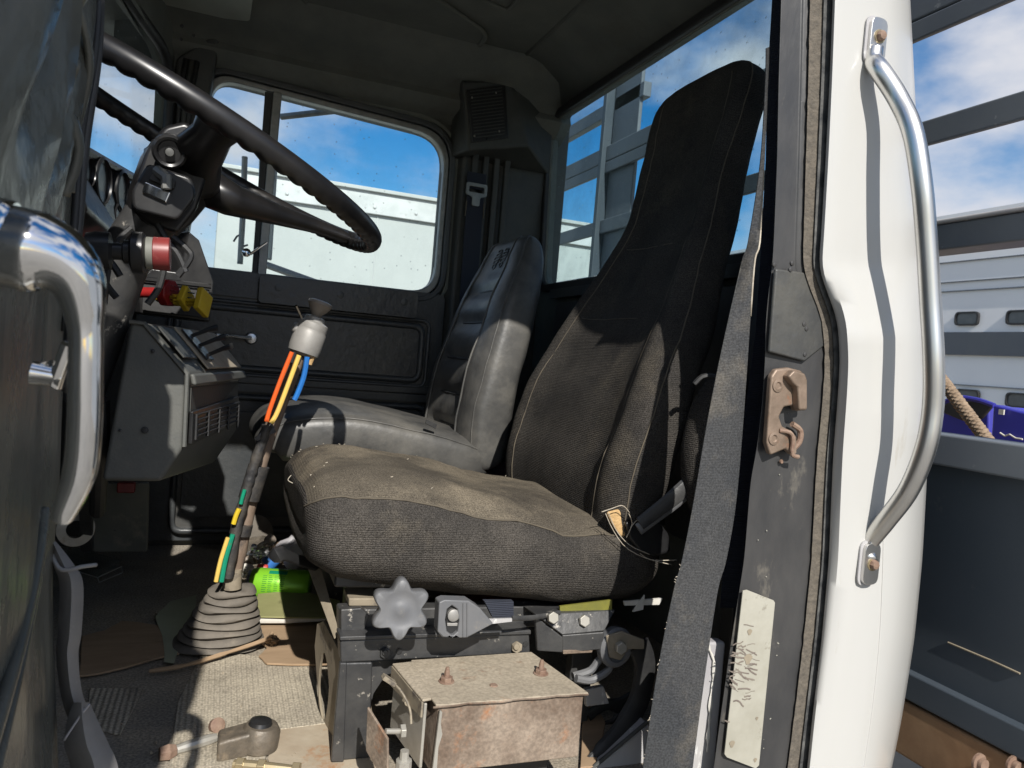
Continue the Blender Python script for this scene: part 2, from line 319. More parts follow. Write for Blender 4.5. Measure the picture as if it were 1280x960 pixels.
# light travels towards +Y and slightly +X, so the sun stands in the -Y direction
sky.sun_rotation = math.atan2(-K, -1.0); sky.altitude = 0; sky.air_density = 1.0; sky.dust_density = .5; sky.ozone_density = 2.0
tc = N.new('ShaderNodeTexCoord')
mp = N.new('ShaderNodeMapping'); mp.inputs['Scale'].default_value = (1, 1, 1.9); mp.inputs['Location'].default_value = (3.1, -.7, .36)
L.new(tc.outputs['Generated'], mp.inputs[0])
cn = N.new('ShaderNodeTexNoise'); cn.inputs['Scale'].default_value = 2.6; cn.inputs['Detail'].default_value = 7; cn.inputs['Roughness'].default_value = .52
L.new(mp.outputs[0], cn.inputs['Vector'])
cr = N.new('ShaderNodeMapRange'); cr.interpolation_type = 'SMOOTHSTEP'; cr.inputs[1].default_value = .40; cr.inputs[2].default_value = .60; L.new(cn.outputs[0], cr.inputs[0])
cm = N.new('ShaderNodeMix'); cm.data_type = 'RGBA'; L.new(cr.outputs[0], cm.inputs[0])
hs = N.new('ShaderNodeHueSaturation'); hs.inputs['Saturation'].default_value = 1.5; hs.inputs['Value'].default_value = .85; L.new(sky.outputs[0], hs.inputs['Color'])
L.new(hs.outputs[0], cm.inputs[6]); cm.inputs[7].default_value = (5.0, 5.1, 5.5, 1)
L.new(cm.outputs[2], bg.inputs[0])
sun = bpy.data.lights.new('sun', 'SUN'); sun.energy = 5.0; sun.angle = R(.6); sun.color = (1, .96, .90)
so = bpy.data.objects.new('sun', sun); COL.objects.link(so)
so.rotation_euler = Vector((K, 1.0, -math.tan(EL))).to_track_quat('-Z', 'Y').to_euler()
cam = bpy.data.cameras.new('camera'); co = bpy.data.objects.new('camera', cam); COL.objects.link(co); sc.camera = co
cam.sensor_width = 36; cam.lens = F / 1280 * 36; cam.clip_start = .01; cam.clip_end = 2000
# world axes of camera right / up / back
right = Vector((AX.x, AY.x, AZ.x)); down = Vector((AX.y, AY.y, AZ.y)); fwd = Vector((AX.z, AY.z, AZ.z))
mtx = Matrix((right, -down, -fwd)).transposed().to_4x4(); mtx.translation = CAM; co.matrix_world = mtx
cam.dof.use_dof = True; cam.dof.focus_distance = 1.25; cam.dof.aperture_fstop = 14
vs = sc.view_settings; vs.view_transform = 'Standard'; vs.look = 'None'; vs.gamma = 1; vs.exposure = .26; vs.use_curve_mapping = False
sc.cycles.max_bounces = 10; sc.cycles.diffuse_bounces = 6; sc.cycles.transparent_max_bounces = 12

# ------------------------------------------------------------------ setting
GZ = -1.35
m_ = MB(); m_.face([(-300, -300, GZ), (300, -300, GZ), (300, 300, GZ), (-300, 300, GZ)])
tag(m_.build('ground', M['asphalt'], smooth=0), kind='structure')

# ------------------------------------------------------------------ the cab shell
cab = empty('truck_cab', (.2, 1.5, 0)); tag(cab, 'white truck cab interior with black vinyl door trim and dark headliner', 'truck cab')
YF = 2.2; XB = .93; YN = .80
def FP(u, v, dy=0): q = P(u, v, y=YF + dy); return Vector((q.x, q.z))
def yp(pts, y): return [Vector((p[0], y, p[1])) for p in pts]
def xp(pts, x): return [Vector((x, p[0], p[1])) for p in pts]

# floor
m_ = MB(); m_.prism([(-.75, .72, -.02), (1.0, .72, -.02), (1.0, 2.32, -.02), (-.75, 2.32, -.02)], (0, 0, .02)); m_.build('cab_floor', M['floor'], cab, smooth=0)
# passenger-side wall, with the window opening
win = [FP(236, 332), FP(542, 368), FP(553, 158), FP(270, 104)]
win[0].x = -.115; win[0].y = .775; win[1].y = .775; win[1].x = .585; win[2].x = .585; win[2].y = 1.245; win[3].x = -.07; win[3].y = 1.285
wr = [.03, .07, .09, .05]
outer = [(-.40, -.02), (1.0, -.02), (1.0, 1.40), (-.10, 1.40), (-.32, 1.42), (-.32, 1.29), (-.19, 1.27), (-.165, 1.2), (-.165, .90), (-.75, .80), (-.75, -.02)]
def grow(poly, d):
    m = len(poly); out = []
    cx = sum(p[0] for p in poly) / m; cy = sum(p[1] for p in poly) / m
    for p in poly:
        v = Vector((p[0] - cx, p[1] - cy)); out.append(Vector((p[0] + math.copysign(d, v.x), p[1] + math.copysign(d, v.y))))
    return out
MB().plate(yp([Vector(p) for p in outer], YF + .03), [yp(rpoly(win, wr, 8), YF + .03)], (0, .03, 0)).build('side_wall', M['trim'], cab, smooth=0)
pd = MB().plate(yp(rpoly([(-.22, .02), (.62, .02), (.62, .772), (-.22, .772)], .02), YF), [], (0, .03, 0)).build('passenger_door', M['vinyl'], cab, smooth=30, bevel=.004)
for k, (g, yy, th, mt) in enumerate(((.052, YF + .012, .02, 'headliner'), (.034, YF - .002, .02, 'vinyl'), (.016, YF + .006, .035, 'alu'))):
    a = rpoly(grow(win, g), [q + g for q in wr], 8); b = rpoly(grow(win, g - .018 if k < 2 else 0), [q + .01 for q in wr], 8)
    MB().plate(yp(a, yy), [yp(b, yy)], (0, th, 0)).build('window_frame' if k == 2 else 'window_surround', M[mt], pd, smooth=35, bevel=.004, bseg=2)
MB().plate(yp(rpoly(win, wr, 8), YF + .028), [], (0, .003, 0)).build('window_pane', M['glass'], pd, smooth=0)
# divider, vent window latch
MB().prism([(.074, YF + .004, .77), (.098, YF + .004, .77), (.105, YF + .004, 1.28), (.081, YF + .004, 1.28)], (0, .02, 0)).build('window_divider', M['alu'], pd, bevel=.003)
MB().prism([(.060, YF + .008, .77), (.074, YF + .008, .77), (.081, YF + .008, 1.275), (.060, YF + .008, 1.275)], (0, .014, 0)).build('vent_window_seal', M['rubber'], pd, bevel=.002)
m_ = MB(); a = P(308, 316, y=YF - .01); b = P(334, 303, y=YF - .035); m_.lathe(a + Vector((0, -.01, 0)), (0, 1, 0), [(.004, 0), (.012, .003), (.012, .012), (.006, .016)], 16)
m_.tube([a, a + Vector((.01, -.02, -.004)), b], [.004, .004, .003], 8)
m_.build('vent_latch', M['chrome'], pd)
# door-trim: sill rail, pad, beads, recessed upper panel, lower panel
def slab(name, u0v0, r, y, th, mt, par, bev=.008, **kw):
    return MB().plate(yp(rpoly(u0v0, r, 6), y), [], (0, th, 0)).build(name, M[mt], par, bevel=bev, bseg=3, **kw)
slab('sill_trim', [(-.20, .66), (.078, .66), (.078, .768), (-.20, .768)], .006, YF - .014, .03, 'vinyl', pd, .006)
slab('sill_trim', [(-.20, .70), (.078, .70), (.078, .745), (-.20, .745)], .006, YF - .024, .02, 'vinyl', pd, .008)
slab('armrest_pad', [(.080, .690), (.525, .690), (.525, .765), (.080, .765)], .012, YF - .045, .05, 'vinyl_old', pd, .012)
for (x, z) in ((.13, .735), (.30, .735), (.485, .735)):
    MB().lathe((x, YF - .047, z), (0, 1, 0), [(.004, 0), (.010, .001), (.010, .004)], 16).build('trim_button', M['vinyl_old'], pd)
def ring(name, pts, r, y, rad, mt, par):
    return MB().tube(yp(rpoly(pts, r, 6), y), rad, 8, closed=True, up=(0, 1, 0)).build(name, M[mt], par, smooth=180)
up = [(-.12, .505), (.555, .505), (.555, .668), (-.12, .668)]
ring('door_piping', up, .03, YF - .010, .010, 'vinyl', pd)
slab('upper_door_panel', grow([Vector(p) for p in up], -.028), .022, YF - .010, .02, 'vinyl_old', pd, .008)
ring('door_piping', grow([Vector(p) for p in up], -.018), .025, YF - .016, .006, 'vinyl', pd)
for z in (.478, .452):
    slab('door_bead', [(-.20, z - .011), (.60, z - .011), (.60, z + .011), (-.20, z + .011)], .008, YF - .020, .03, 'vinyl', pd, .008)
lo = [(-.10, .05), (.58, .05), (.58, .425), (-.10, .425)]
slab('lower_door_panel', lo, .03, YF - .008, .02, 'vinyl_old', pd, .008)
ring('door_piping', lo, .03, YF - .014, .009, 'vinyl', pd)
slab('lower_door_panel', [(-.08, .09), (.26, .09), (.26, .385), (-.08, .385)], .03, YF - .022, .02, 'vinyl', pd, .008)
# window crank
m_ = MB(); a = P(314, 423, y=YF - .01); b = P(272, 419, y=YF - .05)
m_.lathe(a + Vector((0, -.02, 0)), (0, 1, 0), [(.004, 0), (.013, .002), (.016, .012), (.018, .02)], 20)
m_.tube([a + Vector((0, -.018, 0)), a.lerp(b, .5) + Vector((0, -.006, .002)), b], [.006, .0045, .005], 8)
m_.lathe(b + Vector((0, -.012, 0)), (0, 1, 0), [(.003, 0), (.006, .002), (.006, .014)], 12)
m_.build('window_crank', M['can'], pd)
# rear corner trims between door and back wall
m_ = MB(); m_.prism([(.62, YF + .03, 0), (.64, YF - .01, 0), (.80, YF + .015, 0), (.93, YF + .01, 0), (.96, YF + .03, 0)], (0, 0, 1.38)); m_.build('rear_corner_trim', M['trim'], cab, bevel=.01)
for x in (.665, .70, .735, .77):
    MB().prism([(x, YF - .022, .55), (x + .018, YF - .024, .55), (x + .018, YF - .024, 1.27), (x, YF - .022, 1.27)], (0, .02, 0)).build('trim_rib', M['trim'], cab, bevel=.004)
# side header above the window: cove
prof = [(2.235, 1.29), (2.20, 1.31), (2.17, 1.325), (2.155, 1.345), (2.165, 1.365), (2.14, 1.385), (2.09, 1.40), (2.04, 1.415), (2.0, 1.45), (2.0, 1.50), (2.26, 1.50)]
MB().loft([[Vector((x, y, z + (.0 if x > -.1 else -.0))) for (y, z) in prof] for x in (-.19, .2, .5, .97)]).build('side_header', M['headliner'], cab, smooth=50)
# ceiling
HC = 1.465
WX = lambda y: -.170 - .27 * max(0, 2.16 - max(y, 1.45))
m_ = MB(); ys = [.84, .95, 1.2, 1.5, 1.8, 2.2]; xs = [-.38, -.1, .2, .5, .74, .80, .86, .93, .96]
def cz(x, y):
    x = max(x, -.170 - .27 * max(0, 2.16 - max(y, 1.45)))
    z = HC
    if x > .74: z = HC - .075 * ((x - .74) / .19) ** 1.4
    if x < 0: z -= .10 * ((-x) / .35) ** 1.5
    return z
m_.loft([[Vector((max(x, WX(y) + .01), y, cz(x, y))) for x in xs] for y in ys], closed=False); m_.build('headliner', M['headliner'], cab, smooth=40, solid=.012)
hl = bpy.data.objects['headliner']
def zslab(name, pts, r, z, th, mt, par, bev=.006):
    return MB().plate([Vector((p[0], p[1], z)) for p in rpoly(pts, r, 6)], [], (0, 0, th)).build(name, M[mt], par, bevel=bev, bseg=3)
def zp(u, v, z): q = P(u, v, z=z); return Vector((q.x, q.y))
zz = HC - .012
pn = [zp(372, -10, zz), zp(400, 24, zz), zp(572, 80, zz), zp(612, 44, zz), zp(520, -20, zz)]
zslab('roof_panel', pn, .05, zz, .02, 'headliner', hl, .01)
MB().tube([Vector((p.x, p.y, zz)) for p in rpoly(pn, .05)], .006, 8, closed=True).build('roof_panel_rim', M['headliner'], hl, smooth=180)
pn = [zp(598, -22, zz), zp(600, -2, zz), zp(634, 14, zz), zp(668, -22, zz)]
zslab('dome_recess', pn, .02, zz + .004, .02, 'headliner', hl, .006)
MB().tube([Vector((p.x, p.y, zz)) for p in rpoly(pn, .02)], .005, 8, closed=True).build('roof_panel_rim', M['headliner'], hl, smooth=180)
pn = [zp(188, -30, 1.40), zp(190, 12, 1.40), zp(312, 27, 1.40), zp(320, -30, 1.40)]
zslab('roof_hatch', pn, .015, 1.40, .03, 'hatch', hl, .008)
MB().tube([(.745, .9, HC - .004), (.745, 2.1, HC - .004)], .007, 8).build('headliner_seam', M['headliner'], hl, smooth=180)
c_ = P(232, 42, y=2.0)
for k in range(3):
    q = c_ + Vector((.018 * math.cos(k * 2.1), 0, .018 * math.sin(k * 2.1)))
    MB().lathe(q, (0, 1, .2), [(.002, -.003), (.004, 0)], 10).build('headliner_screw', M['rubber'], hl)
# back wall with rear window
rw = [(.94, .835), (2.17, .835), (2.215, 1.36), (.94, 1.36)]
rr_ = [.03, .05, .06, .03]
MB().plate(xp([Vector(p) for p in ((.90, -.02), (2.3, -.02), (2.3, 1.47), (.90, 1.47))], XB), [xp(rpoly(rw, rr_, 8), XB)], (.025, 0, 0)).build('rear_wall', M['headliner'], cab, smooth=0)
rwall = bpy.data.objects['rear_wall']
g = grow([Vector(p) for p in rw], .024)
MB().plate(xp(rpoly(g, .06, 8), XB - .014), [xp(rpoly(rw, rr_, 8), XB - .014)], (.016, 0, 0)).build('rear_window_seal', M['rubber'], rwall, bevel=.005)
MB().plate(xp(rpoly(grow([Vector(p) for p in rw], -.006), rr_, 8), XB - .002), [xp(rpoly(grow([Vector(p) for p in rw], -.010), rr_, 8), XB - .002)], (.006, 0, 0)).build('rear_window_trim', M['alu'], rwall)
MB().plate(xp(rpoly(rw, rr_, 8), XB + .006), [], (.003, 0, 0)).build('rear_window_pane', M['glass_rear'], rwall, smooth=0)
for (y0, y1) in ((.95, 1.35), (1.37, 1.72), (1.74, 2.02)):
    MB().plate(xp(rpoly([(y0, .25), (y1, .25), (y1, .77), (y0, .77)], .03, 5), XB - .022), [], (.02, 0, 0)).build('rear_wall_pad', M['vinyl'], rwall, bevel=.012, bseg=3)
MB().plate(xp(rpoly([(.9, .785), (2.06, .785), (2.06, .812), (.9, .812)], .01, 5), XB - .026), [], (.024, 0, 0)).build('rear_wall_pad', M['vinyl'], rwall, bevel=.01, bseg=3)
a = P(735, 68, x=XB - .01)
MB().box(a, (.02, .022, .055)).build('coat_hook', M['rubber'], rwall, bevel=.005)
# speaker pod in the corner
def YP(u, v, y): return P(u, v, y=y)
pod = MB()
fr = [YP(578, 102, 2.10), YP(638, 100, 2.10), YP(662, 182, 2.10), YP(586, 188, 2.10)]
bk = [YP(578, 102, 2.2) + Vector((-.02, .02, .02)), Vector((.93, 2.2, 1.42)), Vector((.93, 2.2, 1.19)), Vector((.60, 2.22, 1.19))]
pod.loft([fr, bk]); sp = pod.build('speaker_pod', M['podcloth'], cab, bevel=.008, bseg=3)
g = [YP(583, 112, 2.094), YP(632, 106, 2.094), YP(636, 172, 2.094), YP(590, 178, 2.094)]
MB().prism(g, (0, .012, 0)).build('speaker_grille', M['blackplastic'], sp, bevel=.003)
m_ = MB()
for k in range(15):
    t = (k + .7) / 16
    m_.tube([g[0].lerp(g[3], t).lerp(g[1].lerp(g[2], t), .08) + Vector((0, -.001, 0)), g[0].lerp(g[3], t).lerp(g[1].lerp(g[2], t), .90) + Vector((0, -.001, 0))], .0014, 5)
m_.build('grille_bars', M['trim'], sp)
for (u, v) in ((590, 122), (620, 116), (593, 170), (624, 164)):
    MB().lathe(YP(u, v, 2.092), (0, 1, 0), [(.001, -.003), (.003, 0)], 8).build('grille_screw', M['zinc'], sp)
# passenger shoulder belt, hung on the corner trim
belt = empty('passenger_seat_belt', P(596, 300, y=2.15)); tag(belt, 'black seat belt with metal loop hanging on the far rear corner under the speaker', 'seat belt')
a = P(596, 240, y=2.15); bx = Vector((1, 0, 0))
m_ = MB(); lp = [(-.033, .026), (.033, .026), (.033, -.010), (.012, -.016), (.012, -.042), (-.012, -.042), (-.012, -.016), (-.033, -.010)]
ou = [a + Vector((x, 0, z)) for x, z in [tuple(p) for p in rpoly(lp, .006, 4)]]
ho = [a + Vector((x, 0, z)) for x, z in [tuple(p) for p in rpoly([(-.024, .016), (.024, .016), (.024, -.002), (-.024, -.002)], .004, 4)]]
m_.plate(ou, [ho], (0, .006, 0)); m_.build('latch_plate', M['alu'], belt, bevel=.002)
MB().prism([a + Vector((-.026, .008, 0)), a + Vector((.026, .008, 0)), Vector((a.x + .034, 2.165, .40)), Vector((a.x - .018, 2.165, .40))], (0, .003, 0)).build('webbing', M['beltdark'], belt)
MB().prism([a + Vector((-.03, .010, .01)), a + Vector((.03, .010, .01)), a + Vector((.03, .012, .06)), a + Vector((-.03, .012, .06))], (0, .003, 0)).build('webbing', M['beltdark'], belt)
for s in (-1, 1):
    MB().tube([a + Vector((s * .028, .004, -.03)), a + Vector((s * .029, .004, -.075))], .0022, 6).build('thread_tail', M['thread'], belt)
# A pillar on the far side, windscreen and dash
apil = [P(196, 172, y=2.16), P(197, 108, y=2.16), P(214, 100, y=2.16), P(262, 100, y=2.16), P(250, 200, y=2.16), P(236, 340, y=2.16), P(200, 340, y=2.16)]
m_ = MB(); m_.prism([(-.165, 2.16, 1.30), (-.06, 2.16, 1.40), (-.07, 2.16, 1.29), (-.118, 2.16, .80), (-.118, 2.16, .70), (-.165, 2.16, .86)], (0, .05, 0)); m_.build('front_pillar', M['trim'], cab, bevel=.01)
for dx in (0, .014, .026):
    MB().tube([(-.150 + dx, 2.155, .80), (-.150 + dx, 2.155, 1.2), (-.140 + dx, 2.155, 1.30)], .007, 8).build('pillar_seal', M['rubber' if dx != .014 else 'trim'], cab, smooth=180)
# windscreen frame + glass (plane X = -.25, leaning)
def WX(y): return -.170 - .27 * max(0, 2.16 - max(y, 1.45))
ws = [(.55, .95), (2.12, .99), (2.06, 1.24), (.55, 1.24)]
def dens(pts):
    out = []
    for i, p in enumerate(pts):
        q = pts[(i + 1) % len(pts)]; n = max(1, int((Vector(q) - Vector(p)).length / .05))
        out += [Vector(p).lerp(Vector(q), k / n) for k in range(n)]
    return out
wso = dens(rpoly([(.74, .84), (2.19, .84), (2.19, 1.47), (.74, 1.47)], .01, 2))
wsi = dens(rpoly([(.80, .875), (2.150, .875), (2.135, 1.285), (1.80, 1.315), (.80, 1.315)], [.03, .04, .10, .1, .03], 8))
def wsx(pts, o=0): return [Vector((WX(p[0]) + o, p[0], p[1])) for p in pts]
MB().plate(wsx(wso), [wsx(wsi)], (-.03, 0, 0)).build('windscreen_frame', M['headliner'], cab, smooth=0)
wf = bpy.data.objects['windscreen_frame']
MB().tube(wsx(wsi, .004), .013, 10, closed=True).build('windscreen_seal', M['rubber'], wf, smooth=180)
MB().plate(wsx(wsi, -.012), [], (-.003, 0, 0)).build('windscreen_pane', M['glass'], wf, smooth=0)
# outside sun visor, seen pale through the top of the windscreen
MB().loft([[Vector((-.27 + dx_, y, 1.42)), Vector((-.55 + dx_, y, 1.31)), Vector((-.555 + dx_, y, 1.30)), Vector((-.27 + dx_, y, 1.405))] for y, dx_ in ((.8, -.16), (1.45, -.16), (2.35, .03))]).build('sun_visor', M['olive'], cab)

# firewall and outer shell so that daylight only comes in where it should
MB().box((-.76, 1.5, .45), (.02, 1.6, 1.0)).build('firewall', M['trim'], cab, smooth=0)
MB().prism([(-.80, .74, HC + .03), (1.0, .74, HC + .03), (1.0, 2.3, HC + .03), (-.36, 2.3, HC + .03), (-.36, .74, HC + .03)][0:0] or [(-.36, .74, HC + .03), (1.0, .74, HC + .03), (1.0, 2.3, HC + .03), (-.36, 2.3, HC + .03)], (0, 0, .02)).build('roof_skin', M['white'], cab, bevel=.01)
# near-side door header above the camera's view; rear corner lowered to shade the seats
MB().loft([[Vector((-.36, .76, 1.42)), Vector((-.36, .86, 1.40)), Vector((-.36, .90, 1.50)), Vector((-.36, .74, 1.51))],
           [Vector((.45, .76, 1.42)), Vector((.45, .86, 1.40)), Vector((.45, .90, 1.50)), Vector((.45, .74, 1.51))],
           [Vector((.62, .76, 1.38)), Vector((.62, .86, 1.36)), Vector((.62, .90, 1.50)), Vector((.62, .74, 1.51))],
           [Vector((.70, .76, 1.25)), Vector((.70, .86, 1.23)), Vector((.92, .90, 1.50)), Vector((.92, .74, 1.51))]]).build('unseen_door_header', M['jamb'], cab)

MB().box((-.47, .775, .30), (.58, .04, 1.2)).build('cowl_panel', M['white'], cab, bevel=.006)
MB().box((-.33, .775, 1.18), (.05, .04, .58)).build('near_front_pillar', M['white'], cab, bevel=.006)
MB().box((.12, .775, -.24), (1.76, .04, .42)).build('rocker_panel', M['white'], cab, bevel=.006)
# dash: sloping gauge panel, top pad
dash = MB().prism([(-.74, 2.18, .90), (-.40, 2.18, .93), (-.26, 2.18, .90), (-.17, 2.18, .735), (-.26, 2.18, .62), (-.74, 2.18, .55)], (0, -1.10, 0)).build('dashboard', M['blackplastic'], cab, bevel=.008)
# angled gauge panel facing the driver
ga = P(70, 172, y=1.22); gb = P(172, 228, y=1.62); gc = P(178, 345, y=1.60); gd = P(62, 300, y=1.22)
MB().prism([ga, gb, gc, gd], (-.03, .0, -.02)).build('gauge_panel', M['blackplastic'], dash, bevel=.004)
MB().tube([ga + Vector((.0, 0, .004)), gb + Vector((0, 0, .004))], .009, 8).build('dash_lip', M['blackplastic'], dash)
pn_n = (gb - ga).cross(gd - ga).normalized()
if pn_n.x < 0: pn_n = -pn_n
def onpanel(u, v):
    d = P(u, v, y=1.4) - CAM; t = (ga - CAM).dot(pn_n) / d.dot(pn_n); return CAM + d * t
for (u, v, r) in ((122, 226, .040), (147, 240, .040), (104, 214, .024), (140, 268, .020)):
    q = onpanel(u, v)
    MB().lathe(q, pn_n, [(r, 0), (r, .010), (r * .88, .012), (r * .84, .006)], 26).build('gauge', M['blackplastic'], dash)
    MB().lathe(q, pn_n, [(r * .85, .002), (r * .85, .005)], 26).build('gauge_lens', M['gauge'], dash)
for (pts) in (((97, 232), (112, 244), (132, 300), (136, 330), (118, 322), (98, 262)), ((112, 250), (126, 258), (140, 290), (128, 296)), ((130, 262), (140, 268), (150, 290), (140, 294))):
    MB().prism([onpanel(u, v) + pn_n * .004 for u, v in pts], pn_n * .003).build('dash_label', M['paper'], dash, bevel=.001)

# heater console
near = [(162, 402), (180, 404), (234, 467), (230, 558), (201, 602), (126, 601)]
N3 = [P(u, v, y=1.18) for u, v in near]
far = [(222, 408), (264, 418), (300, 463), (296, 537), (268, 578), (205, 590)]
F3 = [P(u, v, y=1.55) for u, v in far]
con = MB(); con.loft([N3, F3])
con = con.build('heater_console', M['greyplastic'], cab, bevel=.007, bseg=3)
rimp = [n + Vector((0, -.002, 0)) for n in N3]
MB().tube(rimp[0:4], .0035, 6).build('console_edge', M['greyplastic'], con)
# dusty tan top with slot and sliders
def q4(a, b, c, d, s, t): return a.lerp(b, s).lerp(d.lerp(c, s), t)
T = (N3[1], N3[2], F3[2], F3[1])            # sloping top face
tn = (T[1] - T[0]).cross(T[3] - T[0]).normalized()
if tn.z < 0: tn = -tn
def tf(s, t, h=0): return q4(T[0], T[1], T[2], T[3], s, t) + tn * h
MB().prism([tf(.04, .30, .004), tf(.97, .30, .004), tf(.97, .98, .004), tf(.03, .98, .004)], tn * .004).build('console_top_plate', M['tan'], con, bevel=.002)
MB().prism([tf(.10, .05, .006), tf(.74, .05, .006), tf(.74, .26, .004), tf(.10, .26, .004)], tn * .003).build('control_label', M['trim'], con, bevel=.001)
MB().prism([tf(.12, .34, .009), tf(.80, .34, .009), tf(.80, .46, .009), tf(.12, .46, .009)], tn * .003).build('slider_slot', M['blackplastic'], con)
for i, (s, t) in enumerate(((.26, .40), (.48, .40), (.70, .40))):
    q = tf(s, t, .010)
    MB().tube([q, q + tn * .02 + Vector((.01, .03, 0)), q + tn * .028 + Vector((.018, .05, .0))], [.003, .004, .006], 8, flat=.5).build('slider_knob', M['blackplastic'], con)
# recessed vents on the right face
S = (N3[2], F3[2], F3[3], N3[3]); sn = (S[1] - S[0]).cross(S[3] - S[0]).normalized()
if sn.x < 0: sn = -sn
def sf(s, t, h=0): return q4(S[0], S[1], S[2], S[3], s, t) + sn * h
MB().prism([sf(.0, .0, .002), sf(1, .0, .002), sf(1, .13, .006), sf(0, .16, .006)], sn * .008).build('console_lip', M['greyplastic'], con, bevel=.004)
MB().prism([sf(.05, .2, .0005), sf(.95, .2, .0005), sf(.55, .52, .0005), sf(.05, .56, .0005)], sn * .0015).build('console_recess', M['trim'], con)
vf = MB().prism([sf(.03, .52, .002), sf(.90, .42, .002), sf(.95, .86, .002), sf(.03, .98, .002)], sn * .006).build('vent', M['blackplastic'], con, bevel=.002)
m_ = MB()
for k in range(5):
    t = .58 + k * .075
    m_.tube([sf(.06, t, .009), sf(.90, t - .06, .009)], .0016, 6)
for s in (.06, .26, .46, .66, .88): m_.tube([sf(s, .56, .010), sf(s, .92, .010)], .0020, 6)
m_.build('vent_louvres', M['rubber'], con)
for (u, v, r) in ((191, 439, .003), (181, 538, .005), (150, 538, .002)):
    q = P(u, v, y=1.178); MB().lathe(q, (0, -1, 0), [(r, -.001), (r * .9, .002), (r * .3, .0025)], 12).build('console_screw', M['rubber'], con)
# lower dash support, kick panel
MB().prism([P(114, 604, y=1.75), P(186, 604, y=1.75), P(184, 690, y=1.82), P(116, 690, y=1.82)], (0, .02, 0)).build('kick_panel', M['olive'], cab, bevel=.004)
kp = bpy.data.objects['kick_panel']
MB().box(P(158, 609, y=1.73), (.034, .02, .022)).build('red_connector', M['dullred'], kp, bevel=.003)
MB().lathe(P(144, 661, y=1.80), (0, -1, 0), [(.005, 0), (.004, .003)], 10).build('kick_panel_screw', M['rubber'], kp)
MB().prism([P(95, 560, y=1.45), P(113, 560, y=1.45), P(116, 690, y=1.78), P(100, 690, y=1.78)], (0, .02, 0)).build('dash_bracket', M['steel'], cab, bevel=.003)
MB().tube(C([P(92, 590, y=1.4), P(102, 610, y=1.5), P(118, 602, y=1.5)], 10), .004, 6).build('dash_wire', M['rubber'], cab)
# valve bezel with the parking brake knobs
bz = [(236, 288), (250, 300), (268, 352), (263, 403), (176, 392), (172, 350), (190, 335), (225, 340)]
bm = MB().prism([P(u, v, y=1.56) for u, v in bz], (-.03, .05, 0)).build('valve_bezel', M['blackplastic'], dash, bevel=.004)
MB().prism([P(u, v, y=1.545) for u, v in ((178, 352), (262, 362), (259, 398), (177, 388))], (0, .004, 0)).build('valve_recess', M['rubber'], dash, bevel=.002)
MB().tube([P(176, 348, y=1.54), P(264, 358, y=1.54)], .005, 6).build('valve_bezel_lip', M['blackplastic'], dash)
def ngon(c, r, n, ax, th, rot=0, e=None):
    ax = nrm(ax); g = (Vector((0, 0, 1)) - ax * ax.z).normalized(); h = ax.cross(g)
    ps = [c + (g * math.cos(rot + 2 * PI * k / n) * (e[0] if e else 1) + h * math.sin(rot + 2 * PI * k / n) * (e[1] if e else 1)) * r for k in range(n)]
    return ps, ax * th
kax = Vector((.86, -.52, .05))
c0 = P(204, 366, y=1.47); m_ = MB(); a, t = ngon(c0, .025, 8, kax, .018, .39); m_.prism(a, t); m_.tube([c0 - nrm(kax) * .05, c0], .010, 10); m_.build('valve_knob', M['red'], dash, bevel=.003)
m_ = MB()
for k in range(4):
    q = c0 + nrm(kax) * .0225 + Vector((0, 0, .012 - k * .008)); hh = nrm(kax.cross(Vector((0, 0, 1))))
    for j in range(3): m_.tube([q + hh * (-.012 + j * .009), q + hh * (-.007 + j * .009)], .0011, 4)
m_.build('knob_print', M['dullred'], dash)
c0 = P(228, 373, y=1.45); m_ = MB(); a, t = ngon(c0, .024, 4, kax, .012, .15, (1, .9)); m_.prism(a, t); m_.tube([c0 - nrm(kax) * .05, c0], .008, 10); m_.build('valve_knob', M['yellow'], dash, bevel=.003)
m_ = MB()
for j in range(3): m_.tube([c0 + nrm(kax) * .0165 + Vector((0, 0, .010 - j * .009)) - nrm(kax.cross(Vector((0, 0, 1)))) * .009, c0 + nrm(kax) * .0165 + Vector((0, 0, .010 - j * .009)) + nrm(kax.cross(Vector((0, 0, 1)))) * .009], .0012, 4)
m_.build('knob_print', M['rubber'], dash)
c0 = P(250, 378, y=1.43); m_ = MB(); a, t = ngon(c0, .029, 4, kax, .012, .38, (1.0, .85)); m_.prism(a, t); m_.tube([c0 - nrm(kax) * .05, c0], .008, 10); m_.build('valve_knob', M['yellow'], dash, bevel=.003)

# steering column with shroud, switches and hand valve
WC = Vector((-.053, 1.20, .873)); TL = R(24); WN = Vector((math.sin(TL), -.075, math.cos(TL))).normalized()
colm = MB(); cb = P(100, 500, y=1.26)
colm.tube([WC - WN * .10, WC - WN * .18 + Vector((-.01, 0, 0)), cb], [.038, .034, .030], 18); colm = colm.build('steering_column', M['steel'], cab)
MB().tube([P(118, 500, y=1.22), P(125, 560, y=1.24), P(122, 640, y=1.4)], [.020, .014, .012], 10).build('column_boot', M['rubber'], colm)
def cp(u, v, y): return P(u, v, y=y)
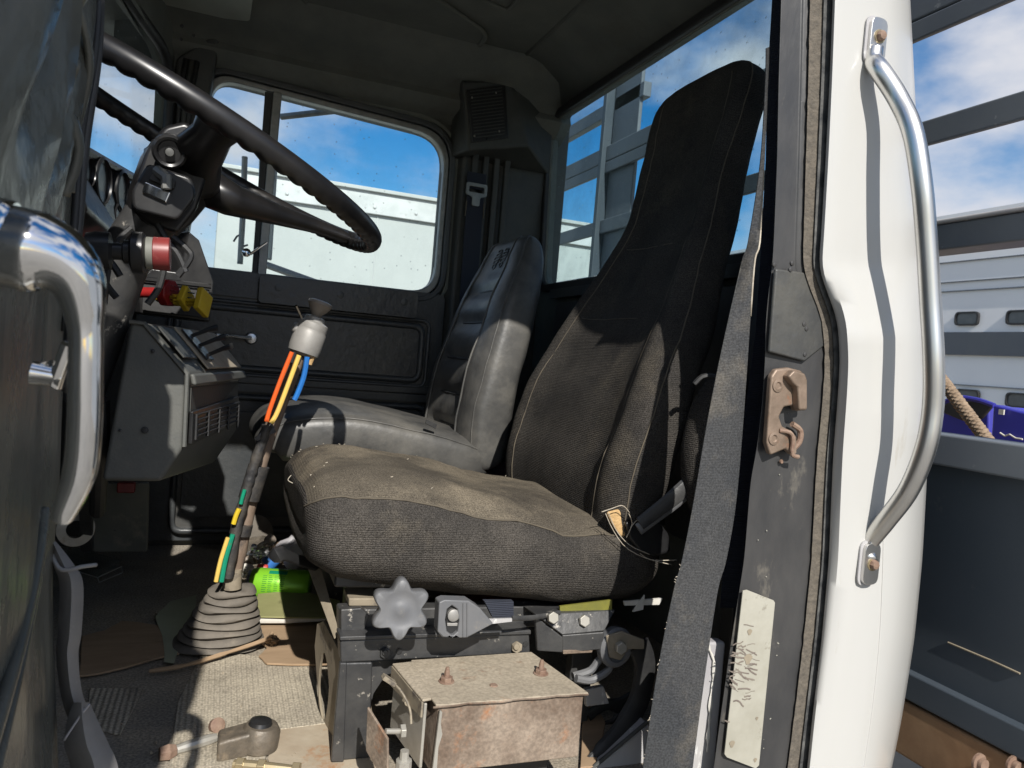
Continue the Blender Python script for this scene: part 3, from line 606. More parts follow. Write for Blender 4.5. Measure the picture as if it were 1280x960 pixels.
# shroud: rounded housing
sh = [(205, 158), (232, 152), (252, 168), (262, 210), (246, 262), (222, 292), (188, 282), (163, 262), (170, 222), (182, 188)]
MB().loft([[cp(u, v, 1.085) for u, v in [tuple(p) for p in rpoly(sh, 6, 3)]], [cp(u, v, 1.24) for u, v in [tuple(p) for p in rpoly(sh, 6, 3)]]]).build('column_shroud', M['rim'], colm, bevel=.006, bseg=3)
hb = rpoly([(184, 204), (240, 222), (245, 246), (222, 276), (166, 262), (164, 240)], 8, 4)
MB().loft([[cp(p[0], p[1], 1.035) for p in hb], [cp(p[0], p[1], 1.09) for p in hb]]).build('signal_switch_box', M['blackplastic'], colm, bevel=.004, bseg=3)
kc = cp(212, 190, 1.04); kax2 = (CAM - kc).normalized() + Vector((.0, 0, -.1))
MB().lathe(kc + kax2.normalized() * -.03, kax2, [(.019, 0), (.021, .004), (.021, .026), (.018, .030), (.015, .028), (.013, .022), (.006, .022), (.0055, .031), (.002, .032)], 26).build('signal_knob', M['blackplastic'], colm)
MB().lathe(kc + kax2.normalized() * .0, kax2, [(.005, -.002), (.005, .003), (.003, .0035)], 12).build('knob_screw', M['alu'], colm)
m_ = MB(); m_.prism([cp(u, v, 1.030) for u, v in ((181, 226), (214, 240), (208, 254), (177, 240))], (0, .008, 0)); m_.build('chrome_switch', M['chrome'], colm, bevel=.002)
MB().prism([cp(u, v, 1.027) for u, v in ((190, 214), (220, 226), (217, 236), (186, 224))], (0, .006, 0)).build('switch_slot', M['rubber'], colm, bevel=.001)
MB().tube([cp(196, 213, 1.03), cp(208, 222, 1.02), cp(208, 236, 1.02)], [.007, .007, .006], 8).build('switch_tab', M['alu'], colm)
# hand valve: long axis along X
v0 = cp(108, 312, 1.00); v1 = cp(213, 318, 1.0); vd = (v1 - v0)
def vp(t): return v0 + vd * t
vd_n = vd.normalized(); Lh = vd.length
MB().lathe(v0, vd_n, [(.020, 0), (.022, .01), (.022, .025), (.010, .028), (.010, Lh * .42), (.014, Lh * .44), (.014, Lh * .52)], 20).build('hand_valve_shaft', M['blackplastic'], colm)
MB().lathe(v0, vd_n, [(.018, Lh * .51), (.025, Lh * .54), (.025, Lh * .67), (.021, Lh * .70)], 24).build('hand_valve_collar', M['blackplastic'], colm)
MB().lathe(v0, vd_n, [(.018, Lh * .70), (.0195, Lh * .71), (.0195, Lh * .79), (.018, Lh * .79)], 24).build('hand_valve_band', M['olive'], colm)
MB().lathe(v0, vd_n, [(.019, Lh * .79), (.020, Lh * .80), (.020, Lh * .99), (.0185, Lh), (.016, Lh * .995)], 24).build('hand_valve_knob', M['dullred'], colm)
for pts in ([(150, 345), (140, 330), (128, 322), (130, 350), (146, 372)], [(215, 296), (232, 310), (238, 322), (222, 345)], [(206, 330), (198, 360), (184, 380)], [(165, 285), (150, 300), (136, 330), (130, 380)], [(196, 280), (208, 300), (222, 318), (232, 340)]):
    MB().tube(C([cp(u, v, 1.08) for u, v in pts], 14), .0045, 7).build('column_wire', M['rubber'], colm)

# ------------------------------------------------------------------ steering wheel
wheel = empty('steering_wheel', WC); tag(wheel, 'large black truck steering wheel with finger grips, tilted above the seat', 'steering wheel')
e1 = Vector((math.cos(TL), 0, -math.sin(TL))); e2 = WN.cross(e1).normalized(); WR = .285
m_ = MB(); n1, n2 = 460, 16; rings = []
for i in range(n1):
    a = 2 * PI * i / n1; rd = e1 * math.cos(a) + e2 * math.sin(a)
    ring_ = []
    for k in range(n2):
        b = 2 * PI * k / n2; rad = .0138
        under = max(0, -math.sin(b) * .9 + .35 * -math.cos(b))
        rad -= .0036 * under * (1 - abs(math.sin(a * 38)) ** .8)
        ring_.append(WC + rd * (WR + math.cos(b) * rad) + WN * math.sin(b) * rad * 1.12)
    rings.append(ring_)
rings.append(rings[0]); m_.loft(rings, cap=False); m_.build('rim', M['rim'], wheel, smooth=180, merge=1e-5)
m_ = MB(); m_.lathe(WC - WN * .115, WN, [(.036, -.03), (.046, .0), (.054, .05), (.052, .08), (.04, .10), (.02, .105)], 30); m_.build('hub', M['rim'], wheel)
for ang in (R(-62), R(62), R(180)) if False else (R(24), R(-80)):
    rd = e1 * math.cos(ang) + e2 * math.sin(ang); sd = WN.cross(rd)
    rs = []
    for (t, hw, th, off) in ((.03, .055, .030, -.055), (.08, .048, .026, -.050), (.15, .032, .018, -.032), (.22, .024, .013, -.012), (.262, .028, .012, -.002), (.285, .036, .010, 0)):
        c = WC + rd * t + WN * off
        rs.append([c + sd * hw * math.cos(q) + WN * th * math.sin(q) for q in [2 * PI * k / 14 for k in range(14)]])
    m_ = MB(); m_.loft(rs); m_.build('spoke', M['rim'], wheel, smooth=180)

# ------------------------------------------------------------------ seats
def soft(spine, M_=44, N_=40, ex=3.2, bolster=0, bw=.74, wig=.0022, seed=1, frontsign=1, quilt=None, endpow=.5):
    """closed upholstered body; spine rows: (x, z, yc, halfwidth, halfthickness); returns rings + surface function"""
    sp = catmull(spine, N_)
    rings = []
    def cs(i):
        x, z, yc, hw, ht = sp[i]
        a = sp[max(i - 1, 0)]; b = sp[min(i + 1, N_ - 1)]
        t = Vector((b[0] - a[0], 0, b[1] - a[1])).normalized(); nn = Vector((-t.z, 0, t.x))
        return Vector((x, yc, z)), nn, hw, ht
    def pt(i, ph):
        c, nn, hw, ht = cs(i)
        cy, sy = math.cos(ph), math.sin(ph)
        yy = math.copysign(abs(cy) ** (2 / ex), cy) * hw
        hh = math.copysign(abs(sy) ** (2 / ex), sy) * ht
        s = yy / max(hw, 1e-4)
        if sy > 0 and bolster:
            e = i / (N_ - 1); env = min(1, max(0, min(e * 5, (1 - e) * 5)))
            bb = bolster(e) if callable(bolster) else bolster
            hh -= bb * env * (1 - min(1, abs(s) / bw) ** 5) 
        p = c + Vector((0, yy, 0)) + nn * hh
        if sy > 0 and quilt: p -= nn * quilt(i / (N_ - 1), s)
        return p + nn * noise(p, 9, seed) * wig * 2 + nn * noise(p, 30, seed) * wig
    rings = [[pt(i, 2 * PI * k / M_) for k in range(M_)] for i in range(N_)]
    return rings, pt, cs
def soft_obj(name, mt, par, *a, sub=1, **k):
    rings, pt, cs = soft(*a, **k); m_ = MB(); m_.loft(rings); return m_.build(name, mt, par, smooth=180, sub=sub), pt, cs

# passenger seat
ps = empty('passenger_seat', (.45, 1.85, 0)); tag(ps, 'worn black vinyl passenger seat with horizontal pleats and stitched emblem', 'seat')
def qp(e, s):
    if abs(s) > .56: return 0
    if e > .70: return 0
    return .013 * (abs(math.cos((e - .09) / .0905 * PI)) ** 6)
bk, ptb, csb = soft_obj('backrest', M['vinyl_seat'], ps, [(.600, .325, 1.86, .215, .03), (.598, .345, 1.86, .225, .058), (.600, .42, 1.86, .225, .070), (.620, .55, 1.86, .222, .070), (.655, .70, 1.86, .205, .062), (.690, .82, 1.86, .175, .050), (.705, .885, 1.86, .145, .036), (.712, .905, 1.86, .115, .012)], N_=64, bolster=.016, bw=.62, quilt=qp, ex=3.6)
for sgn, ph in ((1, 0.0),):
    for s_ in (-.60, .60):
        ph = math.acos(math.copysign(abs(s_) ** (3.6 / 2), s_))
        MB().tube([ptb(i, ph) for i in range(5, 60)], .003, 6).build('piping', M['vinyl_seat'], bk, smooth=180)
near_ph = math.acos(-(.93 ** 1.8))
MB().tube([ptb(i, near_ph) for i in range(3, 62)], .0022, 6).build('piping', M['vinyl_seat'], bk, smooth=180)
for k in range(7):
    e_ = .09 + k * .0905; i = e_ * 63; i0 = int(i)
    c = []
    for j in range(15):
        s_ = -.56 + j * .08; ph = math.acos(math.copysign(abs(s_) ** 1.8, s_)); c.append(ptb(i0, ph).lerp(ptb(i0 + 1, ph), i - i0) + Vector((-.001, 0, 0)))
    MB().tube(c, .0028, 6).build('pleat_seam', M['rubber'], bk, smooth=180)
# stitched emblem (raised thread scrolls)
m_ = MB()
for k in range(5):
    for sg in (-1, 1):
        c = []
        for j in range(12):
            a = j / 11 * 2 * PI
            e_ = .73 + k * .022 + .014 * math.sin(a); s_ = .16 * sg + .15 * math.cos(a) * (1 - abs(k - 2) * .25)
            i = int(e_ * 63); ph = math.acos(max(-1, min(1, math.copysign(abs(s_) ** 1.8, s_))))
            c.append(ptb(i, ph).lerp(ptb(min(i + 1, 63), ph), e_ * 63 - i) + Vector((-.0015, 0, 0)))
        m_.tube(c, .0017, 5)
m_.build('emblem', M['vinyl'], bk, smooth=180)
cu, ptc, csc = soft_obj('cushion', M['vinyl_seat'], ps, [(.105, .350, 1.86, .20, .02), (.115, .365, 1.86, .225, .05), (.17, .385, 1.86, .235, .066), (.30, .390, 1.86, .235, .066), (.45, .365, 1.86, .235, .064), (.56, .345, 1.86, .230, .058), (.62, .335, 1.86, .20, .03)], ex=3.8)
ph = math.acos(-(.955 ** 1.9))
MB().tube([ptc(i, ph) for i in range(2, 38)], 0.0026, 6).build('piping', M['vinyl_seat'], cu, smooth=180)
MB().prism([P(533, 524, y=1.62), P(546, 530, y=1.62), P(544, 536, y=1.62), P(531, 529, y=1.62)], (0, -.004, 0)).build('vinyl_tear', M['rubber'], cu, bevel=.001)
MB().box((.42, 1.88, .15), (.36, .40, .29)).build('seat_box', M['steel'], ps, bevel=.01)
MB().prism([(.56, 1.60, .0), (.92, 1.55, .0), (.92, 1.98, .0), (.56, 1.98, .0)], (0, 0, .30)).build('rear_carpet_box', M['carpetred'], cab, bevel=.01)

# driver seat
ds = empty('driver_seat', (.40, 1.25, 0)); tag(ds, 'tall charcoal fabric driver seat with a torn cushion corner on a black steel base', 'seat')
def bol(e): return .034 if e < .6 else max(.006, .034 - (e - .6) * .12)
def dq(e, s):
    if abs(s) > .68: return 0
    v = 0
    for q in (.36, .47, .66, .70, .745): v += .0035 * math.exp(-((e - q - .01 * s) / .006) ** 2)
    return v
dback, ptd, csd = soft_obj('backrest', M['fabric_back'], ds, [(.628, .300, 1.245, .20, .03), (.622, .325, 1.245, .240, .055), (.632, .42, 1.248, .256, .068), (.664, .53, 1.25, .256, .068), (.712, .65, 1.245, .226, .064), (.754, .76, 1.235, .182, .058), (.790, .87, 1.225, .148, .052), (.814, .97, 1.236, .150, .048), (.836, 1.07, 1.245, .160, .044), (.848, 1.12, 1.250, .160, .041), (.855, 1.150, 1.258, .150, .034), (.859, 1.168, 1.270, .128, .026), (.861, 1.180, 1.275, .095, .012)], N_=72, M_=56, bolster=bol, bw=.80, quilt=dq, ex=3.6, wig=.0028, seed=3)
for s_, mtn in ((-.72, 'thread'), (.72, 'thread'), (-.985, 'thread')):
    ph = math.acos(math.copysign(abs(s_) ** 1.8, s_))
    MB().tube([ptd(i, ph) for i in range(4, 58 if abs(s_) < .9 else 69)], .0013, 5).build('seam', M[mtn], dback, smooth=180)
for (a0, i0, s0) in ((.36, 0, 0), (.47, 0, 0)):
    i = int(a0 * 71)
    MB().tube([ptd(i, math.acos(math.copysign(abs(s) ** 1.8, s))) for s in [-.66 + .066 * k for k in range(21)]], .0009, 5).build('seam', M['thread'], dback, smooth=180)
dcu_spine = [(.122, .340, 1.25, .19, .022), (.127, .340, 1.25, .222, .046), (.142, .338, 1.25, .240, .068), (.180, .332, 1.25, .251, .084), (.24, .325, 1.25, .256, .092), (.34, .314, 1.25, .258, .092), (.47, .292, 1.25, .258, .090), (.58, .280, 1.25, .254, .084), (.66, .278, 1.25, .245, .070), (.69, .280, 1.25, .22, .03)]
def csag(e, s):
    return .014 * math.exp(-((e - .62) / .22) ** 2) * (1 - s * s * .6) + .0035 * math.exp(-((e - .55 - .25 * s) / .03) ** 2) + .003 * math.exp(-((e - .36 + .18 * s) / .04) ** 2) + .004 * math.exp(-((e - .80 - .1 * s) / .02) ** 2)
dcush, ptk, csk = soft_obj('cushion', [M['fabric'], M['seat_top']], ds, dcu_spine, N_=56, M_=64, ex=3.0, wig=.0045, seed=5, quilt=csag)
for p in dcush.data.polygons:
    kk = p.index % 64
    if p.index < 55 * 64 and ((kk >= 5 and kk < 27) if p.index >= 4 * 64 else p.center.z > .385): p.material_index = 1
ph = 27 / 64 * 2 * PI
ph2 = math.acos(-(.86 ** 1.7))
seam = [ptk(i, ph) + Vector((0, -.0, .0008)) for i in range(1, 52)]
MB().tube(seam, .0016, 5).build('seam', M['thread'], dcush, smooth=180)
# front corner seam and lint threads

# torn corner: foam, flap, frayed thread
def at(u, v, y): return P(u, v, y=y)
m_ = MB(); m_.loft([[at(u, v, 1.005) for u, v in ((757, 640), (773, 636), (787, 645), (792, 668), (776, 672), (766, 658))], [at(u, v, 1.03) for u, v in ((757, 640), (773, 636), (787, 645), (792, 668), (776, 672), (766, 658))]]); m_.build('exposed_foam', M['foam'], dcush, bevel=.004)
m_ = MB(); fl = [(780, 652), (792, 648), (806, 640), (822, 650), (836, 668), (838, 690), (820, 696), (800, 690), (788, 676)]
m_.loft([[at(u, v, .990 + .006 * (k % 2)) for k, (u, v) in enumerate(fl)], [at(u, v, 1.02) for u, v in fl]]); m_.build('torn_flap', M['blackplastic'], dcush, bevel=.006, bseg=3)
for pts in ([(752, 640), (764, 636), (778, 632), (787, 641)], [(757, 642), (766, 662), (782, 684), (808, 698), (840, 706)], [(760, 640), (771, 664), (788, 682), (812, 693)], [(783, 672), (790, 655), (786, 642)], [(788, 660), (797, 650), (805, 655)], [(800, 692), (815, 700), (846, 700)], [(366, 604), (360, 600), (364, 594)]):
    MB().tube(C([at(u, v, .986) if u > 700 else (at(u, v, 1.2) if u < 380 else at(u, v, 1.4)) for u, v in pts], 12), .0007, 5).build('frayed_thread', M['beltedge'], dcush, smooth=180)
for (u, v) in ((500, 575), (690, 600), (720, 632), (725, 600), (610, 640), (560, 600), (738, 618), (705, 718), (727, 722)):
    d = (P(u, v, y=1.2) - CAM).normalized()
    ok, loc, nn, idx = dcush.ray_cast(CAM - dcush.matrix_world.translation * 0 + Vector((0, 0, 0)) - Vector((.40, 1.25, 0)) * 0, d)
# lint crumbs placed on the cushion by its own surface
m_ = MB()
for k in range(26):
    e = random.uniform(.1, .85); ph_ = random.uniform(.35, 2.5); i = int(e * 55); q = ptk(i, ph_) + Vector((0, 0, .001))
    m_.tube([q, q + Vector((random.uniform(-.004, .004), random.uniform(-.003, .003), .001))], random.uniform(.0004, .0009), 5)
m_.build('lint', M['beltedge'], dcush)

# recliner lever (wrapped in clear film), folded armrest, belt latch webbing on the seat side
m_ = MB(); m_.tube([at(800, 655, .975), at(835, 628, .97), at(866, 602, .965)], [.011, .013, .015], 10, flat=.45); m_.build('recliner_lever', M['steel'], ds)
m_ = MB(); m_.tube([at(798, 662, .978), at(838, 632, .972), at(872, 606, .968)], [.010, .011, .010], 8, flat=.4); m_.build('recliner_lever', M['greyknob'], ds)
arm, pa, ca = soft_obj('armrest', M['fabric_back'], ds, [(.735, .60, .955, .010, .01), (.73, .58, .958, .026, .03), (.715, .52, .958, .030, .040), (.712, .45, .958, .030, .042), (.735, .385, .958, .026, .034), (.75, .37, .958, .010, .01)], N_=24, M_=24, ex=2.6, seed=9)
MB().tube([pa(i, PI * .8) for i in range(2, 22)], .0012, 5).build('seam', M['thread'], arm, smooth=180)
MB().tube(C([at(868, 480, .93), at(880, 470, .925), at(900, 472, .92)], 8), .004, 6).build('armrest_cord', M['rubber'], arm)

# seat base: side channels, legs, knob, pulley
Yb = 1.02
def bp(u, v, y=Yb): return P(u, v, y=y)
fr = MB(); fr.prism([bp(425, 800), bp(662, 791), bp(663, 817), bp(426, 829)], (0, .03, 0)); fr.build('side_rail', M['steel'], ds, bevel=.003)
MB().prism([bp(425, 796, 1.015), bp(664, 788, 1.015), bp(664, 793, 1.015), bp(425, 801, 1.015)], (0, .035, 0)).build('rail_flange', M['steel'], ds, bevel=.0015)
MB().prism([bp(424, 762, 1.05), bp(700, 757, 1.05), bp(700, 783, 1.05), bp(424, 793, 1.05)], (0, .03, 0)).build('upper_rail', M['steel'], ds, bevel=.003)
MB().prism([bp(426, 762, 1.04), bp(452, 760, 1.04), bp(462, 770, 1.04), bp(455, 790, 1.04), bp(426, 792, 1.04)], (0, .012, 0)).build('rail_bracket', M['steel'], ds, bevel=.002)
MB().prism([bp(436, 748, 1.06), bp(474, 748, 1.06), bp(474, 758, 1.06), bp(436, 758, 1.06)], (0, .05, 0)).build('seat_spacer', M['tansteel'], ds, bevel=.002)
# seat pan under the cushion
MB().prism([(.17, 1.06, .245), (.64, 1.06, .225), (.64, 1.45, .225), (.17, 1.45, .245)], (0, 0, .02)).build('seat_pan', M['steel'], ds, bevel=.004)
# front-left gusset with lens-shaped hole, facing forwards
gx = .165
def gq(u, v): return P(u, v, y=1.03 + (432 - u) * .0045)
MB().plate([gq(u, v) for u, v in ((393, 808), (396, 780), (404, 776), (434, 832), (430, 953), (413, 951), (398, 880))], [[gq(404.5 + 6.5 * math.cos(a) * (1 - .25 * abs(math.sin(a))), 858 + 42 * math.sin(a)) for a in [2 * PI * k / 28 for k in range(28)]]], (.004, .003, 0)).build('front_gusset', M['tansteel'], ds, bevel=.0012)
MB().prism([bp(425, 829), bp(466, 828), bp(462, 948, 1.035), bp(428, 951, 1.035)], (0, .012, 0)).build('front_leg', M['steel'], ds, bevel=.003)
MB().prism([bp(425, 829, 1.016), bp(434, 829, 1.016), bp(430, 953, 1.03), bp(414, 953, 1.03)], (0, .010, 0)).build('leg_flange', M['steel'], ds, bevel=.002)
sidep = [bp(u, v, 1.045) for u, v in ((464, 826), (500, 824), (496, 838), (480, 848), (467, 868), (461, 893), (462, 920), (467, 944), (450, 948))]
hc = bp(498, 905, 1.045); hole = [hc + Vector((math.cos(a) * .040, 0, math.sin(a) * .062)) for a in [2 * PI * k / 28 for k in range(28)]]
MB().plate(sidep, [], (0, .006, 0)).build('side_plate', M['steel'], ds, bevel=.0015)
MB().prism([(.56, 1.06, .002), (.60, 1.06, .002), (.60, 1.06, .22), (.56, 1.06, .22)], (0, .02, 0)).build('rear_leg', M['steel'], ds, bevel=.003)
for yy in (1.42,):
    MB().prism([(.25, yy, .002), (.28, yy, .002), (.28, yy, .235), (.25, yy, .235)], (0, .03, 0)).build('front_leg', M['steel'], ds, bevel=.003)
    MB().prism([(.25, yy, .15), (.62, yy, .15), (.62, yy, .18), (.25, yy, .18)], (0, .03, 0)).build('side_rail', M['steel'], ds, bevel=.003)
for (u, v, r, mt) in ((645, 808, .009, 'tansteel'), (481, 815, .008, 'steel')):
    a, t = ngon(bp(u, v, 1.020), r, 6, (0, -1, 0), .006); m_ = MB().prism(a, t); m_.lathe(bp(u, v, 1.014), (0, -1, 0), [(r * .6, 0), (r * .5, .004)], 12); m_.build('rail_bolt', M[mt], ds, bevel=.001)
for (u, v) in ((499, 814), (657, 805), (674, 804)):
    MB().lathe(bp(u, v, 1.0195), (0, -1, 0), [(.0045, 0), (.0045, .001)], 14).build('rail_hole', M['rubber'], ds)
# rear bracket (angled plate + arm)
MB().prism([bp(669, 770, 1.0), bp(704, 797, .99), bp(704, 816, .99), bp(672, 814, 1.0)], (0, .008, 0)).build('rear_bracket', M['steel'], ds, bevel=.002)
MB().prism([bp(703, 794, .99), bp(756, 790, .98), bp(752, 812, .98), bp(703, 817, .99)], (0, .006, 0)).build('rear_bracket', M['steel'], ds, bevel=.002)
MB().prism([bp(669, 768, 1.0), bp(770, 762, 1.0), bp(756, 789, .98), bp(703, 794, .99)], (0, .05, -.004)).build('rear_bracket', M['steel'], ds, bevel=.002)
MB().prism([bp(704, 813, .988), bp(742, 811, .984), bp(740, 816, .984), bp(704, 818, .988)], (0, .003, 0)).build('rust_edge', M['rust'], ds, bevel=.001)
for (u, v) in ((729, 776), (690, 772)):
    a, t = ngon(bp(u, v, .99), .009, 6, (0, -1, .3), .007); MB().prism(a, t).build('bracket_nut', M['zinc'], ds, bevel=.001)
MB().prism([bp(700, 758, 1.01), bp(765, 750, 1.0), bp(765, 762, 1.0), bp(700, 766, 1.01)], (0, .004, 0)).build('warning_tag', M['yellowtag'], ds)
MB().prism([bp(780, 752, 1.0), bp(828, 748, 1.0), bp(824, 756, 1.0), bp(781, 757, 1.0)], (0, .004, 0)).build('white_tag', M['whitepl'], ds)
MB().prism([bp(806, 744, .996), bp(804, 762, .996), bp(791, 765, .996)], (0, .003, 0)).build('white_tag', M['whitepl'], ds)
# lobed height knob
kc = P(500, 760, y=.955); m_ = MB(); prof = []
kx = Vector((-.10, -1, .10)).normalized(); g = (Vector((0, 0, 1)) - kx * kx.z).normalized(); h = kx.cross(g)
def lob(s, o): return [kc + kx * o + (g * math.cos(a) + h * math.sin(a)) * (.0345 + (.0062 if s > .85 else 0) * math.cos(6 * a)) * s for a in [2 * PI * k / 84 for k in range(84)]]
m_.loft([lob(.94, -.012), lob(1, -.009), lob(1, .006), lob(.97, .010), lob(.92, .0115), lob(.70, .0112), lob(.64, .0100), lob(.28, .0100), lob(.22, .0112), lob(.05, .0112)])
m_.build('height_knob', M['greyknob'], ds, smooth=40)
MB().tube([kc - kx * .012, kc - kx * .07], .009, 12).build('knob_stem', M['zinc'], ds)
# front slide handle
m_ = MB(); m_.tube(C([P(340, 700, y=1.13), P(352, 692, y=1.13), P(372, 700, y=1.15), P(400, 708, y=1.2)], 10), [.006, .010, .013, .012, .010, .009, .009, .009, .009, .009], 10, flat=.55); m_.build('slide_lever', M['blackplastic'], ds)
MB().prism([P(384, 708, y=1.2), P(402, 712, y=1.18), P(424, 790, y=1.06), P(418, 800, y=1.06)], (0, .006, .0)).build('slide_bar', M['tansteel'], ds, bevel=.002)
# retractor wheel + strap anchor
pc = bp(770, 809, .985)
m_ = MB(); m_.lathe(pc, (.15, -1, .05), [(.022, -.012), (.030, -.010), (.031, .002), (.028, .006), (.022, .007), (.020, .003), (.012, .003)], 28); m_.build('pulley', M['greyknob'], ds)
m_ = MB(); m_.prism([bp(u, v, .972) for u, v in ((758, 795), (778, 789), (806, 800), (806, 812), (786, 812), (776, 826), (762, 822))], (0, .004, 0)); m_.build('pulley_plate', M['tansteel'], ds, bevel=.002)
a, t = ngon(bp(774, 808, .972), .010, 6, (0, -1, 0), .009); MB().prism(a, t).build('pulley_bolt', M['zinc'], ds, bevel=.0015)
m_ = MB(); m_.tube(C([bp(798, 805, .985), bp(806, 830, .985), bp(800, 870, .985), bp(788, 895, .98), bp(768, 925, .97), bp(742, 952, .96), bp(728, 965, .955)], 26), [.019] * 14 + [.018] * 6 + [.014] * 6, 12, flat=.5); m_.build('rubber_arm', M['rubber'], ds)
m_ = MB(); m_.tube(C([bp(716, 845, 1.0), bp(738, 838, 1.0), bp(752, 822, .995), bp(762, 835, .99), bp(740, 850, .99), bp(720, 848, .99)], 20), [.006] * 20, 8); m_.build('link_arm', M['greyknob'], ds)
MB().prism([bp(u, v, 1.03) for u, v in ((732, 862), (755, 858), (762, 880), (733, 884))], (0, .01, 0)).build('link_plate', M['lighttrim'], ds, bevel=.002)
# dark jumble behind the box
for pts in ([(735, 895), (760, 880), (782, 892), (776, 910)], [(740, 910), (765, 905), (788, 880)], [(790, 870), (770, 880), (745, 878)]):
    MB().tube(C([bp(u, v, 1.06) for u, v in pts], 12), [.010] * 12, 8, flat=.5).build('hose', M['rubber'], ds)

# lap-belt buckle lying at the seat's side
bk = empty('belt_buckle', P(600, 775, y=.965)); tag(bk, 'black seat belt buckle hanging sideways under the driver cushion, beside the lobed knob', 'buckle')
def kp_(u, v, y=.955): return P(u, v, y=y)
ol = [(549, 753), (556, 750), (586, 751), (600, 760), (612, 774), (617, 780), (598, 790), (583, 798), (553, 797), (547, 790)]
hl_ = [(559, 762), (565, 757), (572, 762), (574, 775), (572, 790), (566, 795), (559, 790), (557, 775)]
MB().plate([kp_(u, v) for u, v in ol], [[kp_(u, v) for u, v in hl_]], (0, .022, 0)).build('buckle_body', M['greyknob'], bk, bevel=.002)
MB().prism([kp_(u, v, .962) for u, v in ((558, 762), (566, 757), (574, 764), (574, 792), (558, 792))], (0, .012, 0)).build('buckle_well', M['rubber'], bk)
m_ = MB(); m_.lathe(kp_(566, 768, .962), (0, -1, 0), [(.0085, 0), (.0085, .005), (.006, .0065)], 18); m_.build('release_button', M['collar'], bk)
MB().prism([kp_(u, v, .960) for u, v in ((559, 779), (573, 779), (573, 783), (559, 783))], (0, .006, 0)).build('tongue_slot', M['collar'], bk, bevel=.001)
for x_ in (579, 584): MB().tube([kp_(x_, 754, .954), kp_(x_, 796, .954)], .0010, 5).build('body_rib', M['greyknob'], bk)
MB().prism([kp_(u, v, .962) for u, v in ((612, 774), (640, 773), (640, 777), (614, 780))], (0, .003, 0)).build('buckle_strap', M['lighttrim'], bk)
MB().prism([kp_(u, v, .975) for u, v in ((606, 752), (642, 752), (642, 772), (616, 772))], (0, .01, 0)).build('buckle_strap', M['beltdark'], bk)
MB().tube(C([kp_(640, 773, .972), kp_(668, 772, .985), kp_(700, 766, 1.0)], 8), .004, 8, flat=.4).build('buckle_strap', M['steel'], bk)
# ------------------------------------------------------------------ gear lever
gl = empty('gear_lever', P(272, 800, z=0)); tag(gl, 'tall taped gear lever with coloured air hoses rising from a ribbed rubber boot', 'gear lever')
def gp_(u, v, y=1.47): return P(u, v, y=y)
bc = P(272, 806, z=0); bc.z = 0
m_ = MB(); rings = []; NR = 8
tp = gp_(292, 735, 1.485)
def bring(t, s, dz=0):
    c = bc.lerp(Vector((tp.x, tp.y, 0)), t); c.z = tp.z * t + .004 + dz
    hx = (.082 - .043 * t) * s * (1 + .02 * math.sin(t * 37)); hy = (.070 - .036 * t) * s
    return [c + Vector((math.copysign(abs(math.cos(a)) ** .85, math.cos(a)) * hx, math.copysign(abs(math.sin(a)) ** .85, math.sin(a)) * hy, .002 * math.sin(a * 3 + t * 20))) for a in [2 * PI * k / 36 for k in range(36)]]
for k in range(NR):
    t0 = k / NR; 
    for (dt, s) in ((.02, .80), (.05, .93), (.30, 1.02), (.62, 1.0), (.86, .92), (.93, .78)): rings.append(bring(t0 + dt / NR, s))
rings.append(bring(1, .35)); m_.loft(rings); m_.build('rubber_boot', M['boot'], gl, smooth=60)
path = [tp + Vector((-.004, 0, -.01)), gp_(297, 700), gp_(312, 630), gp_(331, 560), gp_(352, 500), gp_(376, 438)]
m_ = MB(); m_.tube(C(path, 30), [.0135] * 30, 14); m_.build('shaft', M['shaft'], gl)
m_ = MB(); m_.tube([gp_(290, 735, 1.46), gp_(291, 712, 1.46)], [.017, .016], 16); m_.build('shaft_socket', M['tansteel'], gl)
# second taped bundle alongside the shaft
m_ = MB(); pth = C([gp_(285, 722, 1.44), gp_(296, 660, 1.44), gp_(309, 610, 1.44), gp_(318, 580, 1.44), gp_(334, 532, 1.44)], 26); m_.tube(pth, [.0095 + .0012 * math.sin(i * 2.3) for i in range(26)], 12); m_.build('taped_hose', M['tape'], gl)
for (a, b) in (((311, 624), (324, 582)), ((300, 668), (303, 655))):
    m_ = MB(); m_.tube([gp_(a[0], a[1], 1.463), gp_(b[0], b[1], 1.463)], .0195, 14); m_.build('tape_wrap', M['tape'], gl)
for (pts, mt, r) in (([(365, 440), (352, 472), (338, 510), (333, 527)], 'orangew', .0042), ([(374, 444), (362, 476), (347, 515), (339, 529)], 'yelloww', .0045), ([(384, 446), (380, 470), (372, 492), (368, 500)], 'bluew', .0050),
                     ([(291, 668), (282, 700), (277, 727)], 'greenw', .0045), ([(285, 672), (276, 700), (270, 727)], 'yelloww', .0040), ([(306, 612), (303, 622), (301, 630)], 'greenw', .0035), ([(299, 636), (295, 645), (292, 655)], 'yellow', .0045)):
    MB().tube(C([gp_(u, v, 1.425) for u, v in pts], 12), r, 8).build('air_hose', M[mt], gl)
ax_ = (gp_(392, 400) - gp_(378, 440)).normalized()
cc = gp_(379, 441)
m_ = MB(); m_.lathe(cc, ax_, [(.020, -.006), (.029, 0), (.0305, .010), (.0305, .042), (.029, .046), (.0295, .048), (.0290, .060), (.020, .064), (.019, .072), (.012, .074)], 28); m_.build('range_collar', M['collar'], gl)
m_ = MB(); m_.lathe(cc + ax_ * .072, ax_, [(.008, 0), (.010, .006), (.018, .016), (.0235, .026), (.0225, .031), (.015, .0335), (.004, .0345)], 26); m_.build('shift_knob', M['knobbrown'], gl)
